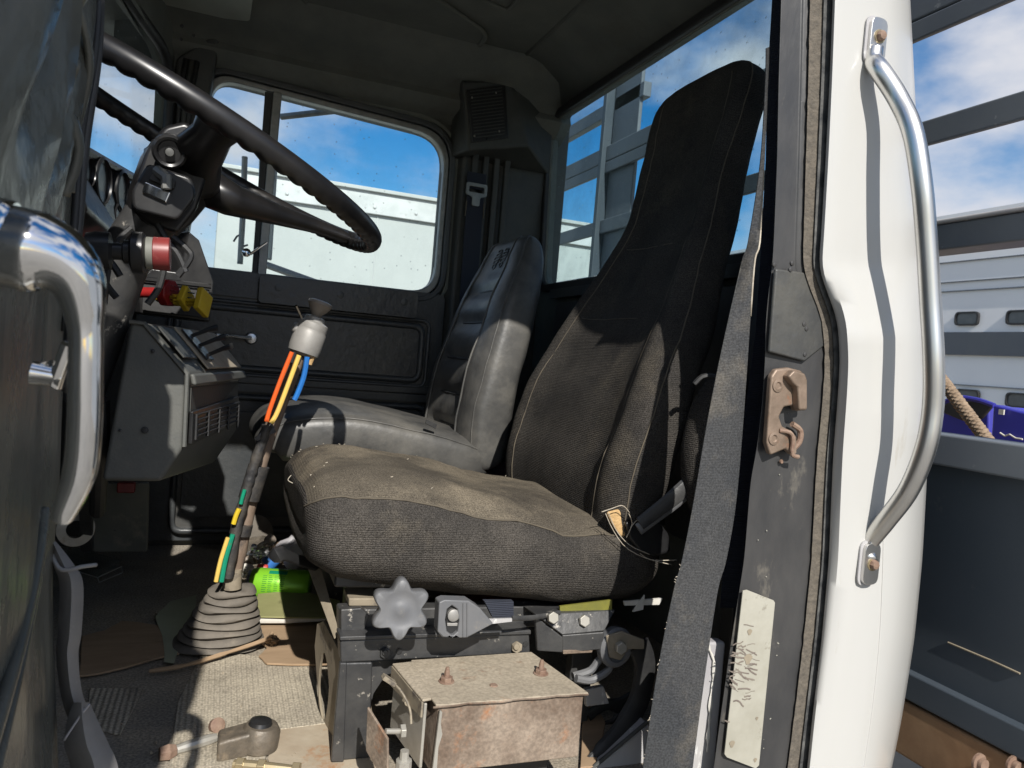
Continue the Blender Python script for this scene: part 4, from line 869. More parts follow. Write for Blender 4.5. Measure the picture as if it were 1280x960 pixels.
MB().lathe(cc + ax_ * .05 + Vector((-.036, -.004, 0)), (1, 0, -.3), [(.008, 0), (.010, .003), (.010, .014)], 14).build('splitter_button', M['collar'], gl, bevel=.002)
MB().tube(C([cc + ax_ * .055 + Vector((-.016, -.012, 0)), cc + ax_ * .068 + Vector((-.026, -.014, 0)), gp_(370, 382, 1.44)], 8), .0028, 6).build('range_lever', M['chrome'], gl)
for dx, mt in ((-.016, 'rubber'), (-.005, 'tape'), (.008, 'rubber'), (.018, 'foam')):
    MB().tube([cc + Vector((dx, -.012, 0)), cc - ax_ * .022 + Vector((dx, -.012, 0))], [.006, .004], 8).build('hose_fitting', M[mt], gl)
MB().prism([gp_(340, 528, 1.44), gp_(318, 548, 1.43), gp_(322, 551, 1.43), gp_(345, 540, 1.44)], (0, .004, 0)).build('loose_tape', M['tape'], gl)

# ------------------------------------------------------------------ metal box on the floor
box = empty('metal_box', (.42, .95, .062)); tag(box, 'rusty brown metal box with a dusty tan lid on the floor under the driver seat', 'metal box')
f0, f1 = P(541, 884, y=1.0), P(735, 868, y=1.0); k0, k1 = P(502, 828, y=1.14), P(664, 817, y=1.14)
zt = .150
A_, B_, C_, D_ = P(541, 884, z=zt), P(735, 868, z=zt), P(664, 817, z=zt), P(505, 828, z=zt)
def dn(v, z=.062): return Vector((v.x, v.y, z))
A2, B2 = A_ + Vector((.012, 0, 0)), B_
m_ = MB(); m_.loft([[A_ + Vector((.008, .004, -.003)), B_ + Vector((-.004, .004, -.003)), C_, D_ + Vector((.008, 0, 0))], [dn(A_) + Vector((.006, .004, 0)), dn(B_) + Vector((-.004, .004, 0)), dn(C_), dn(D_)]]); m_.build('box_body', M['rust'], box, bevel=.002)
rng = random.Random(4)
edge = [A_.lerp(B_, k / 14) + Vector((0, -.001 + rng.uniform(-.0008, .0008), .001 + rng.uniform(-.0010, .0008))) for k in range(15)]
m_ = MB(); m_.prism([Vector((A_.x + .004, A_.y + .0, zt))] + [Vector((e.x, e.y, zt)) for e in edge[1:]] + [C_, Vector((D_.x + .010, D_.y, zt)), Vector((A_.x + .002, A_.y + .03, zt))], (0, 0, .003)); m_.build('box_lid', M['dustmetal'], box, bevel=.001)
MB().tube(edge, .0013, 5).build('lid_edge', M['rust'], box)
MB().box(((A_.x + B_.x) / 2, (A_.y + C_.y) / 2 + .03, .031), (B_.x - A_.x - .05, .10, .060)).build('box_foot', M['rubber'], box)
# bent end plate on the left, lid wrap, bracket
a0, a1 = P(528, 878, z=zt), P(490, 832, z=zt)
MB().prism([a0, a1, a1 + Vector((.030, 0, .001)), a0 + Vector((.012, 0, .001))], (0, 0, .0035)).build('lid_wrap', M['dustmetal'], box, bevel=.0015)
MB().prism([a0 + Vector((-.001, 0, 0)), a1 + Vector((-.001, 0, 0)), a1 + Vector((-.001, 0, -.028)), a0 + Vector((-.001, 0, -.020))], (.003, 0, 0)).build('lid_wrap', M['tansteel'], box, bevel=.001)
MB().prism([dn(a0) + Vector((.004, .004, 0)), dn(a1) + Vector((.004, 0, 0)), a1 + Vector((.004, 0, -.004)), a0 + Vector((.004, .004, -.004))], (.004, 0, 0)).build('end_plate', M['zinc'], box, bevel=.001)
MB().prism([bp(550, 888, .868), bp(553, 890, .868), bp(551, 905, .868), bp(553, 918, .868), bp(548, 934, .868), bp(546, 962, .868), bp(541, 962, .868)], (0, .004, 0)).build('white_edge', M['zinc'], box)
pl = [P(459, 884, y=0.935), P(484, 924, y=0.895), P(484, 985, y=0.885), P(457, 938, y=0.935)]
MB().prism(pl, (.003, .002, 0)).build('bent_plate', M['rust'], box, bevel=.001)
MB().tube([P(482, 914, y=0.905), P(506, 914, y=0.910)], .0035, 10).build('stud', M['zinc'], box)
a, t = ngon(P(500, 914, y=0.908), .009, 6, (1, 0, 0), .007); MB().prism(a, t).build('stud_nut', M['zinc'], box, bevel=.001)
for (u, v) in ((486, 850), (512, 880)): 
    MB().box(P(u, v, y=0.935), (.02, .012, .006), Matrix.Rotation(.6, 3, 'Y')).build('clip', M['tansteel'], box, bevel=.001)
MB().tube(C([P(486, 850, y=0.945), P(500, 862, y=0.925), P(512, 885, y=0.905), P(514, 905, y=0.895)], 10), .0016, 6).build('clip_wire', M['tansteel'], box)
m_ = MB(); m_.lathe(P(505, 950, y=0.875), (0, 0, 1), [(.010, -.01), (.010, 0), (.006, .001), (.0055, .012)], 10); m_.build('stud', M['zinc'], box)
for (u, v) in ((558, 852), (676, 842)):
    q = P(u, v, z=zt + .003); a, t = ngon(q, .0095, 6, (0, 0, 1), .007)
    g_ = [q + Vector((math.cos(k * PI / 3), math.sin(k * PI / 3), 0)) * .0085 for k in range(6)]
    m_ = MB(); m_.prism(g_, (0, 0, .007)); m_.lathe(q, (0, 0, 1), [(.011, 0), (.011, .0015)], 16); m_.tube([q, q + Vector((0, 0, .013)), q + Vector((0, 0, .020))], [.0042, .004, .0025], 8); m_.build('lid_bolt', M['rustbolt'], box, bevel=.0008)
MB().lathe(P(617, 857, z=zt + .003), (0, 0, 1), [(.006, 0), (.005, .0015)], 7).build('lid_rivet', M['rustbolt'], box)

# ------------------------------------------------------------------ things on the floor
def fz(u, v, z=0): return P(u, v, z=z)
def flat(name, label, cat, pix, z, th, mt, bev=.001, wig=.0, n=3, group=None, seed=2):
    rr = random.Random(seed); pts = []
    base = [fz(u, v, z) for u, v in pix]
    for i, p in enumerate(base):
        q = base[(i + 1) % len(base)]
        for k in range(n):
            e = p.lerp(q, k / n); pts.append(e + Vector((rr.uniform(-wig, wig), rr.uniform(-wig, wig), 0)))
    o = MB().plate(pts, [], (0, 0, th)).build(name, M[mt], None, bevel=bev); return tag(o, label, cat, group)
G_ = 'loose cardboard pieces on the cab floor'
flat('cardboard_sheet', 'large torn brown cardboard sheet on the shaded floor left of the gear lever boot', 'cardboard', [(100, 798), (130, 790), (152, 778), (205, 785), (235, 792), (225, 818), (120, 845), (98, 848)], .004, .004, 'cardboard', wig=.003, group=G_)
flat('cardboard_sheet', 'olive cardboard flap lying behind the white strip beneath the green can', 'cardboard', [(322, 744), (372, 739), (425, 752), (420, 774), (318, 772)], .030, .003, 'cardgreen', wig=.0015, group=G_, seed=5)
flat('cardboard_sheet', 'tan torn cardboard corner lying right of the ribbed boot', 'cardboard', [(316, 778), (420, 780), (420, 832), (334, 832), (325, 822), (334, 812), (318, 800)], .006, .004, 'cardboard', wig=.003, group=G_, seed=8)
flat('cardboard_sheet', 'small orange brown cardboard scrap right of the rusty box', 'cardboard', [(728, 880), (742, 872), (756, 905), (744, 962), (726, 962)], .004, .004, 'cardboard', wig=.002, group=G_, seed=9)
o = MB().tube([fz(322, 776, .022), fz(360, 776, .022), fz(424, 772, .026)], .0055, 8, flat=.6).build('plastic_strip', M['whitepl']); tag(o, 'thin white plastic strip across the cardboard beside the gear lever boot', 'strip')
o = MB().plate([fz(u, v, .001) for u, v in ((255, 812), (420, 838), (418, 905), (340, 915), (330, 958), (345, 1010), (205, 1010), (222, 880))], [], (0, 0, .003)).build('ribbed_mat', M['mat'], bevel=.001); tag(o, 'sunlit tan ribbed rubber mat in front of the gear lever boot', 'mat')
o = MB().plate([fz(u, v, .001) for u, v in ((112, 862), (180, 862), (150, 920), (108, 912))], [], (0, 0, .003)).build('ribbed_mat', M['mat'], bevel=.001); tag(o, 'small shaded ribbed rubber mat patch by the open door', 'mat')
o = MB().plate([fz(u, v, .0012) for u, v in ((345, 900), (372, 880), (420, 875), (470, 880), (470, 1010), (352, 1010), (335, 950))], [], (0, 0, .002)).build('floor_rust_patch', M['rustfloor'], cab, smooth=0)
# patch of sunlight on the floor, painted as a thin pale green sheet
flat('sunlight_patch', 'pale green sheet painted as a patch of sunlight on the shaded floor just left of the boot', 'paper', [(193, 772), (212, 752), (245, 744), (244, 760), (232, 782), (224, 812), (216, 830), (205, 828), (203, 795)], .0085, .0006, 'palegreen', bev=0, wig=.002)
# stick
o = MB().tube(C([fz(186, 839, .012), fz(230, 832, .014), fz(280, 817, .018), fz(330, 800, .026), fz(340, 792, .03)], 20), [.003, .0035, .004, .004, .0045] * 4, 7).build('wooden_stick', M['cardboard']); tag(o, 'thin broken wooden stick lying along the foot of the boot', 'stick')
# ball joint
bj = empty('ball_joint', fz(303, 930)); tag(bj, 'greasy cast iron ball joint lying on the ribbed mat in the sun', 'machine part')
b0 = fz(322, 938); b0.z = .022
m_ = MB(); m_.lathe(b0 + Vector((0, 0, -.022)), (0.1, 0, 1), [(.022, 0), (.027, .006), (.027, .030), (.022, .038), (.012, .040)], 26); m_.build('socket', M['grease'], bj)
m_ = MB(); m_.lathe(b0 + Vector((.001, 0, .014)), (.1, 0, 1), [(.014, 0), (.017, .003), (.015, .008), (.008, .010)], 22); m_.build('dust_cap', M['blackplastic'], bj)
m_ = MB(); e_ = fz(280, 945); e_.z = .019; m_.loft([[b0 + Vector((-.01, dy, dz)) for dy, dz in ((-.02, -.02), (.02, -.02), (.02, .014), (-.02, .014))], [e_ + Vector((-.010, dy, dz)) for dy, dz in ((-.022, -.019), (.018, -.019), (.018, .012), (-.022, .012))]]); m_.build('shank', M['grease'], bj, bevel=.005, bseg=3)
# spanner-like socket tool
to = empty('socket_tool', fz(240, 935)); tag(to, 'worn brass and steel plug tool lying on the shadow edge left of the ball joint', 'tool')
t0, t1 = fz(205, 942, .010), fz(270, 922, .010)
MB().tube([t0.lerp(t1, .2), t0.lerp(t1, .45), t0.lerp(t1, .85), t1], [.006, .0075, .008, .006], 10).build('tool_shaft', M['zinc'], to)
a = t0; MB().tube([t0 + Vector((-.006, 0, 0)), t0.lerp(t1, .08), t0.lerp(t1, .22)], [.010, .012, .008], 6).build('tool_head', M['rustbolt'], to, bevel=.001)
MB().lathe(fz(271, 907, .010), (.3, -.8, .5), [(.007, -.007), (.011, -.005), (.011, .005), (.007, .007)], 16).build('tool_ring', M['rustbolt'], to)
fi = empty('brass_fitting', fz(330, 955)); tag(fi, 'dull brass pipe fitting at the bottom edge in front of the ball joint', 'fitting')
t0, t1 = fz(292, 955, .010), fz(372, 962, .010)
MB().tube([t0, t0.lerp(t1, .3), t0.lerp(t1, .7), t1], [.006, .007, .006, .005], 10).build('pipe', M['brass'], fi)
for q in (.05, .38, .92):
    c = t0.lerp(t1, q); d = (t1 - t0).normalized(); g = Vector((0, 0, 1)); h = d.cross(g)
    MB().prism([c + (g * math.cos(k * PI / 3) + h * math.sin(k * PI / 3)) * .010 for k in range(6)], d * .010).build('hex_nut', M['brass'], fi, bevel=.001)
# lime can
can = empty('drink_can', P(345, 745, z=0)); tag(can, 'lime green drink can lying on its side behind the gear lever boot', 'can')
q0, q1 = P(312, 728, z=.040), P(384, 727, z=.040)
q1.y -= .03; cd = (q1 - q0).normalized(); CL = .135; q1 = q0 + cd * CL; cr_ = .034
m_ = MB(); m_.lathe(q0, cd, [(.026, .004), (.030, 0), (.030, .003), (cr_, .014), (cr_, CL - .010), (.028, CL - .001), (.024, CL)], 36); m_.build('can_body', M['cangreen'], can)
m_ = MB(); m_.lathe(q0, cd, [(.004, .007), (.024, .006), (.0265, -.001), (.030, -.0015), (.0305, .004), (cr_ - .001, .0135)], 36); m_.build('can_end', M['can'], can)
def canp(t, a, o=.0004):
    g = (Vector((0, 0, 1)) - cd * cd.z).normalized(); h = cd.cross(g)
    return q0 + cd * t + (g * math.cos(a) + h * math.sin(a)) * (cr_ + o)
sgn = 1 if canp(.05, 1).y < q0.y + .02 else -1
m_ = MB(); m_.loft([[canp(t, sgn * a) for t in (.045, .050, .075, .085)] for a in (-.5, -.1, .35, .6)], closed=False); m_.build('can_patch', M['canteal'], can)
m_ = MB()
for k in range(9):
    for j in range(4):
        a = sgn * (.75 + k * .13); t_ = .034 + j * .013
        m_.tube([canp(t_, a, .0003), canp(t_ + rng.uniform(.006, .011), a, .0003)], .0008, 4)
m_.build('can_print', M['cantext'], can)
# second, upright paper cup and crumpled bottle
cup = empty('plastic_cup', P(377, 710, y=1.85)); tag(cup, 'pale grey disposable cup lying between the seat lever and the crumpled bottle', 'cup')
MB().lathe(P(366, 705, y=1.86), (.45, -.35, .6), [(.030, 0), (.042, .085), (.045, .087), (.041, .085), (.030, .006), (.002, .004)], 28).build('cup_body', M['lighttrim'], cup)
bt = empty('blue_bottle', P(345, 712, y=1.85)); tag(bt, 'small bottle with blue and white label leaning against the grey cup', 'bottle')
b0, b1 = P(332, 708, y=1.86), P(368, 672, y=1.86); d = (b1 - b0).normalized(); l = (b1 - b0).length
MB().lathe(b0, d, [(.016, 0), (.019, .004), (.019, l * .7), (.010, l * .9), (.010, l)], 22).build('bottle_body', M['lighttrim'], bt)
MB().lathe(b0, d, [(.0195, l * .06), (.0195, l * .32)], 22, cap=False).build('bottle_label', M['bluelab'], bt)
MB().lathe(P(328, 710, y=1.80), (1, -.2, -.1), [(.008, -.012), (.009, -.01), (.009, .010), (.008, .012)], 14).build('bottle_cap', M['redlab'], bt)
cr2 = empty('crumpled_bottle', P(312, 715, y=1.9)); tag(cr2, 'crumpled clear brown plastic bottle lying right behind the gear lever', 'bottle')
b0, b1 = P(300, 708, y=1.88), P(336, 676, y=1.84); d = (b1 - b0).normalized(); l = (b1 - b0).length * 1.0
g = d.orthogonal().normalized(); h = d.cross(g)
m_ = MB(); rs = []
for i in range(16):
    t = i / 15; r = .034 * (1 if t < .7 else 1 - (t - .7) * 2.0) * (.35 if i == 0 else 1)
    rs.append([b0 + d * l * t + (g * math.cos(a) + h * math.sin(a)) * (r * (1 + .30 * noise((math.cos(a) * 1.4, math.sin(a) * 1.4, t * 4), 1.5, 3))) for a in [2 * PI * k / 26 for k in range(26)]])
m_.loft(rs); m_.build('bottle_body', M['bottleplastic'], cr2, smooth=25)
MB().lathe(b1, d, [(.011, -.004), (.0125, 0), (.0125, .012), (.010, .013)], 16).build('bottle_cap', M['orangew' if False else 'knobbrown'], cr2)
m_ = MB(); 
for k in range(7):
    a = P(300 + k * 3, 706 - k * 3, y=1.80); m_.tube(C([a, a + Vector((.012 + .004 * (k % 3), -.012, .018)), a + Vector((.03, 0, .004 + .003 * k))], 8), .004, 6, flat=.3)
m_.build('torn_label', M['knobbrown'], cr2)
lt = P(380, 580, y=1.66)
# round grey cushion-like lid standing behind the bottle
o = MB().lathe(P(316, 668, y=1.98), (.2, -1, .1), [(.036, -.006), (.050, -.002), (.051, .003), (.045, .006), (.01, .006)], 30).build('round_lid', M['boot']); tag(o, 'round grey brown lid standing upright behind the crumpled bottle', 'lid')
# plastic packet
pk = MB(); pp = [fz(70, 706, .004), fz(90, 690, .004), (fz(150, 708, .004)), fz(122, 722, .004)]
rs = [[p + Vector((0, 0, h_)) for p in pp] for h_ in (0, .018)]
pk.loft(rs); o = pk.build('plastic_packet', M['clear'], bevel=.004); tag(o, 'clear plastic packet lying on the dark floor by the open door', 'packet')
o = MB().tube([fz(70, 706, .023), fz(122, 722, .023), fz(152, 708, .023), fz(153, 716, .006), fz(124, 728, .004), fz(122, 722, .022)], .0010, 5).build('packet_edge', M['whitepl']); o.parent = bpy.data.objects['plastic_packet']
# tape roll
o = MB().lathe(P(94, 661, y=1.72), (.3, -1, .1), [(.018, -.012), (.033, -.012), (.035, 0), (.035, .008), (.018, .010), (.017, 0), (.018, -.012)], 34, cap=False).build('tape_roll', M['zinc']); tag(o, 'pale grey roll of tape standing under the dash behind the door handle', 'tape roll')
# debris
m_ = MB(); rg = random.Random(11)
for k in range(70):
    q = fz(rg.uniform(120, 470), rg.uniform(700, 958)); s = rg.uniform(.0006, .0019)
    m_.box(q + Vector((0, 0, .005)), (s * 2, s * 1.4, s), Euler((rg.random() * 3, rg.random() * 3, rg.random() * 3)).to_matrix())
tag(m_.build('floor_grit', M['dustmetal'], smooth=0), 'pale grit and crumbs scattered over the cab floor', 'grit', kind='stuff')
# ------------------------------------------------------------------ rear door pillar (near side), seals and white outer panel
rows = [-520, 0, 100, 200, 300, 335, 360, 400, 450, 500, 560, 600, 700, 800, 900, 960, 1040]
dl = [990, 976, 973, 971, 967, 965, 961, 957, 956, 953, 946, 938, 930, 914, 900, 892, 880]
ds_ = [1026, 1012, 1010, 1007, 1004, 1003, 1012, 1028, 1031, 1028, 1022, 1019, 1014, 1004, 992, 984, 974]
sw = [1056, 1041, 1037, 1032, 1026, 1023, 1032, 1047, 1050, 1047, 1042, 1040, 1036, 1027, 1015, 1009, 1000]
wr_ = [1110, 1138, 1143, 1148, 1153, 1154, 1155, 1157, 1160, 1161, 1160, 1158.5, 1153, 1143, 1127, 1115, 1096]
def bulge(v): return .020 * max(0, min(1, (v - 330) / 90)) ** 1.0 * (1 if v < 520 else max(0, 1 - (v - 520) / 500))
def resample(n=160):
    out = []
    for i in range(n):
        v = rows[0] + (rows[-1] - rows[0]) * i / (n - 1)
        k = max(j for j in range(len(rows)) if rows[j] <= v + 1e-6); k = min(k, len(rows) - 2); t = (v - rows[k]) / (rows[k + 1] - rows[k]); t2 = t
        f = lambda a: a[k] + (a[k + 1] - a[k]) * t2
        out.append((v, f(dl), f(ds_), f(sw), f(wr_)))
    for _ in range(3):
        out = [out[0]] + [(b[0],) + tuple((p + 2 * q + r) / 4 for p, q, r in zip(a[1:], b[1:], c[1:])) for a, b, c in zip(out, out[1:], out[2:])] + [out[-1]]
    return out
RS = resample()
JY = .790; SY = .784; WY = .765
m_ = MB(); rings = []
for (v, a, b, c, d) in RS:
    p0 = P(a, v, y=JY + .03); p1 = P(a, v, y=JY); p2 = P(a + (b - a) * .72, v, y=JY - .004); p3 = P(a + (b - a) * .80, v, y=JY - .006); p4 = P(b, v, y=JY - .008); p5 = P(b, v, y=JY + .09)
    p0 = P(a + 3, v, y=JY + .06); p5 = Vector((p4.x + .05, JY + .07, p4.z))
    rings.append([p0, p1, p2, p3, p4, p5])
m_.loft(rings); pil = m_.build('door_pillar', M['jamb'], cab, smooth=40, bevel=.002)
# second pressed panel over the lower jamb, with step at the striker
def jq(u, v, o=0): return P(u, v, y=JY - .004 - o)
MB().prism([jq(966, 336), jq(1003, 341), jq(1028, 400), jq(1030, 430), jq(1002, 452), jq(958, 440)], (0, -.006, 0)).build('vinyl_patch', M['vinyl_old'], pil, bevel=.004, bseg=3)
for (u, v) in ((968, 331), (990, 329), (988, 337), (1008, 411), (1006, 443), (1009, 285), (1010, 215), (1005, 405)):
    MB().lathe(jq(u, v, .006 if v > 335 else .0), (0, -1, 0), [(.0035, -.001), (.003, .001), (.001, .0016)], 10).build('pillar_rivet', M['jamb'], pil)
rg = random.Random(3)
# chips in the paint
m_ = MB()
for k in range(26):
    v = rg.uniform(480, 955); i = min(range(len(RS)), key=lambda j: abs(RS[j][0] - v)); a, b = RS[i][1], RS[i][2]
    u = a + (b - a) * rg.uniform(.1, .7); q = P(u, v, y=JY - .0042); s = rg.uniform(.0005, .0014)
    m_.box(q, (s, .0008, s * rg.uniform(.6, 2.5)), Matrix.Rotation(rg.random() * 3, 3, 'Y'))
m_.build('paint_chips', M['sticker'], pil, smooth=0)
# striker / latch keeper
st = [(957, 568), (952, 552), (958, 470), (964, 461), (980, 459), (996, 463), (1000, 472), (1000, 512), (988, 513), (986, 506), (974, 508), (968, 520), (972, 532), (984, 538), (990, 545), (990, 566), (984, 568), (976, 560)]
MB().plate([jq(u, v, .004) for u, v in st], [], (0, -.010, 0)).build('latch_striker', M['rustlatch'], pil, bevel=.003, bseg=3)
sk = bpy.data.objects['latch_striker']
def sub(name, mb, mt, par, **kw):
    """a sub-part under a mesh part"""
    return mb.build(name, M[mt], par, **kw)
MB().plate([jq(u, v, .012) for u, v in ((976, 470), (984, 462), (997, 466), (1000, 474), (1000, 512), (990, 512), (988, 484), (982, 478))], [], (0, -.014, 0)).build('striker_flange', M['rustlatch'], pil, bevel=.003)
MB().tube(C([jq(974, 538, .014), jq(988, 541, .018), jq(991, 552, .018), jq(990, 568, .018), jq(998, 571, .018)], 14), .0028, 8).build('striker_claw', M['rustbolt'], pil)
MB().tube(C([jq(990, 530, .01), jq(1000, 538, .01), jq(999, 552, .01), jq(990, 562, .01)], 10), [.004] * 10, 8).build('striker_claw', M['rustbolt'], pil)
for (u, v) in ((972, 482), (967, 548)):
    MB().lathe(jq(u, v, .014), (0, -1, 0), [(.008, -.001), (.0085, .0015), (.005, .002), (.0035, .0002)], 18).build('striker_screw', M['rustlatch'], pil)
MB().lathe(jq(977, 577, .003), (0, -1, 0), [(.003, -.001), (.0025, .001)], 10).build('pillar_rivet', M['rustbolt'], pil)
# aged sticker with illegible scratched print
stp = [(928, 738), (933, 737), (966, 750), (968, 753), (948, 956), (944, 960), (908, 946), (905, 942)]
stk = MB().plate([jq(u, v, .003) for u, v in stp], [], (0, -.0012, 0)).build('sticker', M['sticker'], pil)
m_ = MB(); rg = random.Random(8)
def scr(u, v): return jq(u, v, .0045)
for k in range(46):
    v = 815 + rg.gauss(20, 26); v = max(770, min(915, v)); u0 = 932 - (v - 740) * .10 + rg.uniform(-12, 14)
    a = rg.uniform(-.8, .3); l = rg.uniform(5, 16)
    pts = [scr(u0 + l * t * math.cos(a) + rg.uniform(-1.2, 1.2), v + l * t * math.sin(a) * -1 + rg.uniform(-1.2, 1.2)) for t in (0, .4, .7, 1)]
    m_.tube(pts, rg.uniform(.0003, .0012), 4, flat=.3)
m_.build('sticker_scratches', M['ink'], pil)
m_ = MB()
for (u, v, r) in ((937, 790, .0035), (935, 824, .006), (946, 898, .002), (915, 930, .004), (944, 950, .0025)):
    m_.plate([scr(u, v) + Vector((math.cos(a) * r * (1 + .3 * math.sin(3 * a)), -.0002, math.sin(a) * r * 1.2)) for a in [2 * PI * k / 14 for k in range(14)]], [], (0, -.0002, 0))
m_.build('sticker_stain', M['tansteel'], pil)
# foam seal and dark gasket between jamb and white panel
m_ = MB(); rings = []
for j, (v, a, b, c, d) in enumerate(RS):
    m1 = b + (c - b) * .62; n0 = .0012 * noise((0, v * .13, 0)); p1 = P(b - 1.0, v, y=SY + .006); p2 = P(b + .5 + n0 * 600, v, y=SY - .006 + n0); p3 = P(m1, v, y=SY - .008 + n0); p4 = P(m1 + .5, v, y=SY + .03)
    rings.append([p1, p2, p3, p4])
m_.loft(rings); m_.build('foam_seal', M['seal'], cab, smooth=50)
m_ = MB(); rings = []
for j, (v, a, b, c, d) in enumerate(RS):
    m1 = b + (c - b) * .60; p1 = P(m1, v, y=SY + .01); p2 = P(m1 + .6, v, y=SY - .011); p3 = P(c + noise((0, v * .2, 3)) * .6, v, y=SY - .011); p4 = P(c + 1, v, y=SY + .02)
    rings.append([p1, p2, p3, p4])
m_.loft(rings); m_.build('dark_gasket', M['gasket'], cab, smooth=50)
# white outer panel: flat front, rounded to the cab's rear
m_ = MB(); rings = []
for (v, a, b, c, d) in RS:
    bl = bulge(v); sec = []
    for (s, oy) in ((0, .02), (.0, .0), (.03, -.006), (.10, -.008 - bl * .55), (.30, -.008 - bl), (.55, -.008 - bl), (.72, -.004 - bl * .95), (.84, .008 - bl * .8), (.92, .026 - bl * .5), (.97, .05 - bl * .25), (1.0, .085)):
        sec.append(P(c + (d - c) * s, v, y=WY + oy))
    e = sec[-1]; sec.append(Vector((e.x + .006, e.y + .06, e.z))); sec.append(Vector((XB + .03, 1.0, e.z))); sec.append(Vector((XB + .03, 1.0, e.z))+Vector((-.02,0,0))); sec.append(Vector((sec[0].x + .04, WY + .06, sec[0].z)))
    rings.append(sec)
m_.loft(rings); op = m_.build('outer_panel', M['white'], cab, smooth=60)
# vertical crease line on the lower panel
def wq(u, v):  # point on the white panel's front
    i = min(range(len(RS)), key=lambda j: abs(RS[j][0] - v)); c, d = RS[i][3], RS[i][4]; bl = bulge(v); s = (u - c) / (d - c)
    tb = ((0, .0), (.03, -.006), (.10, -.008 - bl * .55), (.30, -.008 - bl), (.55, -.008 - bl), (.72, -.004 - bl * .95), (.84, .008 - bl * .8), (.92, .026 - bl * .5), (.97, .05 - bl * .25), (1.0, .085))
    for (s0, o0), (s1, o1) in zip(tb, tb[1:]):
        if s <= s1: return P(u, v, y=WY + o0 + (o1 - o0) * (s - s0) / (s1 - s0))
    return P(u, v, y=WY + .085)
MB().tube(C([wq(1104, 672), wq(1103, 720), wq(1099, 800), wq(1091, 880), wq(1080, 958)], 20), .0012, 6).build('panel_crease', M['white'], op)
# grab handle
gh = empty('grab_handle', P(1086, 705, y=WY)); tag(gh, 'long bowed stainless grab handle bolted to the white rear corner of the cab', 'grab handle')
HB = .70
hp = [wq(1089, 62) + Vector((0, -.006, 0)), P(1092, 76, y=WY - .016), P(1100, 88, y=WY - .028), P(1122, 122, y=WY - .045), P(1141, 165, y=HB - .008), P(1152, 230, y=HB - .012), P(1158, 300, y=HB - .012), P(1163, 380, y=HB - .012), P(1167, 450, y=HB - .012), P(1166, 510, y=HB - .012), P(1157, 560, y=HB - .008), P(1136, 612, y=HB + .004), P(1108, 650, y=WY - .034), P(1092, 670, y=WY - .024), P(1084, 684, y=WY - .014), wq(1082, 700) + Vector((0, -.006, 0))]
def Qp(p):
    w_ = Vector(p) - CAM; d = AX * w_.x + AY * w_.y + AZ * w_.z
    return 640 + F * d.x / d.z, 480 + F * d.y / d.z
def su(v):   # where the bar's shadow falls on the panel in the survey photograph
    tb = ((60, 1091), (340, 1091), (400, 1102), (470, 1111), (560, 1109), (620, 1100), (700, 1083))
    for (a, b), (c, d) in zip(tb, tb[1:]):
        if v <= c: return b + (d - b) * max(0, (v - a)) / (c - a)
    return 1083
for i_ in range(3, 13):
    u_, v_ = Qp(hp[i_]); best = None
    for k_ in range(60):
        yy = WY - .012 - .0015 * k_; q_ = P(u_, v_, y=yy); ys_ = wq(1100, v_).y
        S_ = q_ + Vector((K, 1, -.8)) * (ys_ - yy); us, vs_ = Qp(S_); e_ = abs(us - su(vs_))
        if best is None or e_ < best[0]: best = (e_, q_)
    hp[i_] = best[1]
pts = C(hp, 70); rad = [.0125] * 70
for i in range(10): rad[i] = .0105 + .0002 * i; rad[69 - i] = .0105 + .0002 * i
MB().tube(pts, rad, 18).build('bar', M['stainless'], gh, smooth=180)
for (cu, cv, s) in ((1090, 52, 1), (1082, 703, 1)):
    c = wq(cu, cv); 
    pl_ = rpoly([(-.0135, -.028), (.0135, -.028), (.0135, .028), (-.0135, .028)], .011, 5)
    MB().plate([Vector((c.x + p[0] * 1.15, c.y - .001, c.z + p[1] * 1.1)) for p in pl_], [], (0, -.003, 0)).build('mount_gasket', M['lighttrim'], gh, bevel=.001)
    MB().plate([Vector((c.x + .002 + p[0], c.y - .004, c.z + p[1])) for p in pl_], [], (0, -.005, 0)).build('mount_plate', M['stainless'], gh, bevel=.002)
    q = Vector((c.x + .003, c.y - .009, c.z + (.004 if cv < 100 else 0)))
    MB().lathe(q, (0, -1, 0), [(.0092, 0), (.0088, .001)], 20).build('bolt_washer', M['brass'], gh)
    m_ = MB(); m_.lathe(q, (0, -1, 0), [(.0068, .0), (.0068, .004), (.0055, .0065), (.002, .0075)], 8); m_.build('mount_bolt', M['rustbolt'], gh, smooth=30)

# ------------------------------------------------------------------ driver's belt and second strap
sb = empty('driver_seat_belt', P(835, 955, y=.80)); tag(sb, 'wide dusty blue grey seat belt webbing running down beside the driver seat to the floor', 'seat belt')
bL = [(60, 958, 960), (100, 957, 959), (200, 951, 955), (300, 936, 950), (330, 927, 943), (430, 904, 936), (530, 884, 929), (630, 867, 920), (700, 853, 908), (740, 842, 897), (840, 822, 882), (960, 804, 866), (1030, 796, 858)]
tb = catmull([(v, a, b) for v, a, b in bL], 60)
BY = .80
m_ = MB(); L1 = []; R1 = []; rings = []
for i, (v, a, b) in enumerate(tb):
    pa_, pb_ = P(a, v, y=BY + .012 * math.sin(i * .12)), P(b, v, y=BY + .004 * math.sin(i * .2 + 1) + (.02 if v < 300 else 0))
    mid = pa_.lerp(pb_, .5) + Vector((0, -.004, 0)); o = Vector((0, .0016, 0))
    rings.append([pa_, mid, pb_, pb_ + o, mid + o, pa_ + o]); L1.append(pa_); R1.append(pb_)
m_.loft(rings); m_.build('webbing', M['belt'], sb, smooth=40)
MB().tube(R1[:24], .0013, 5).build('webbing_edge', M['beltedge'], sb, smooth=180)
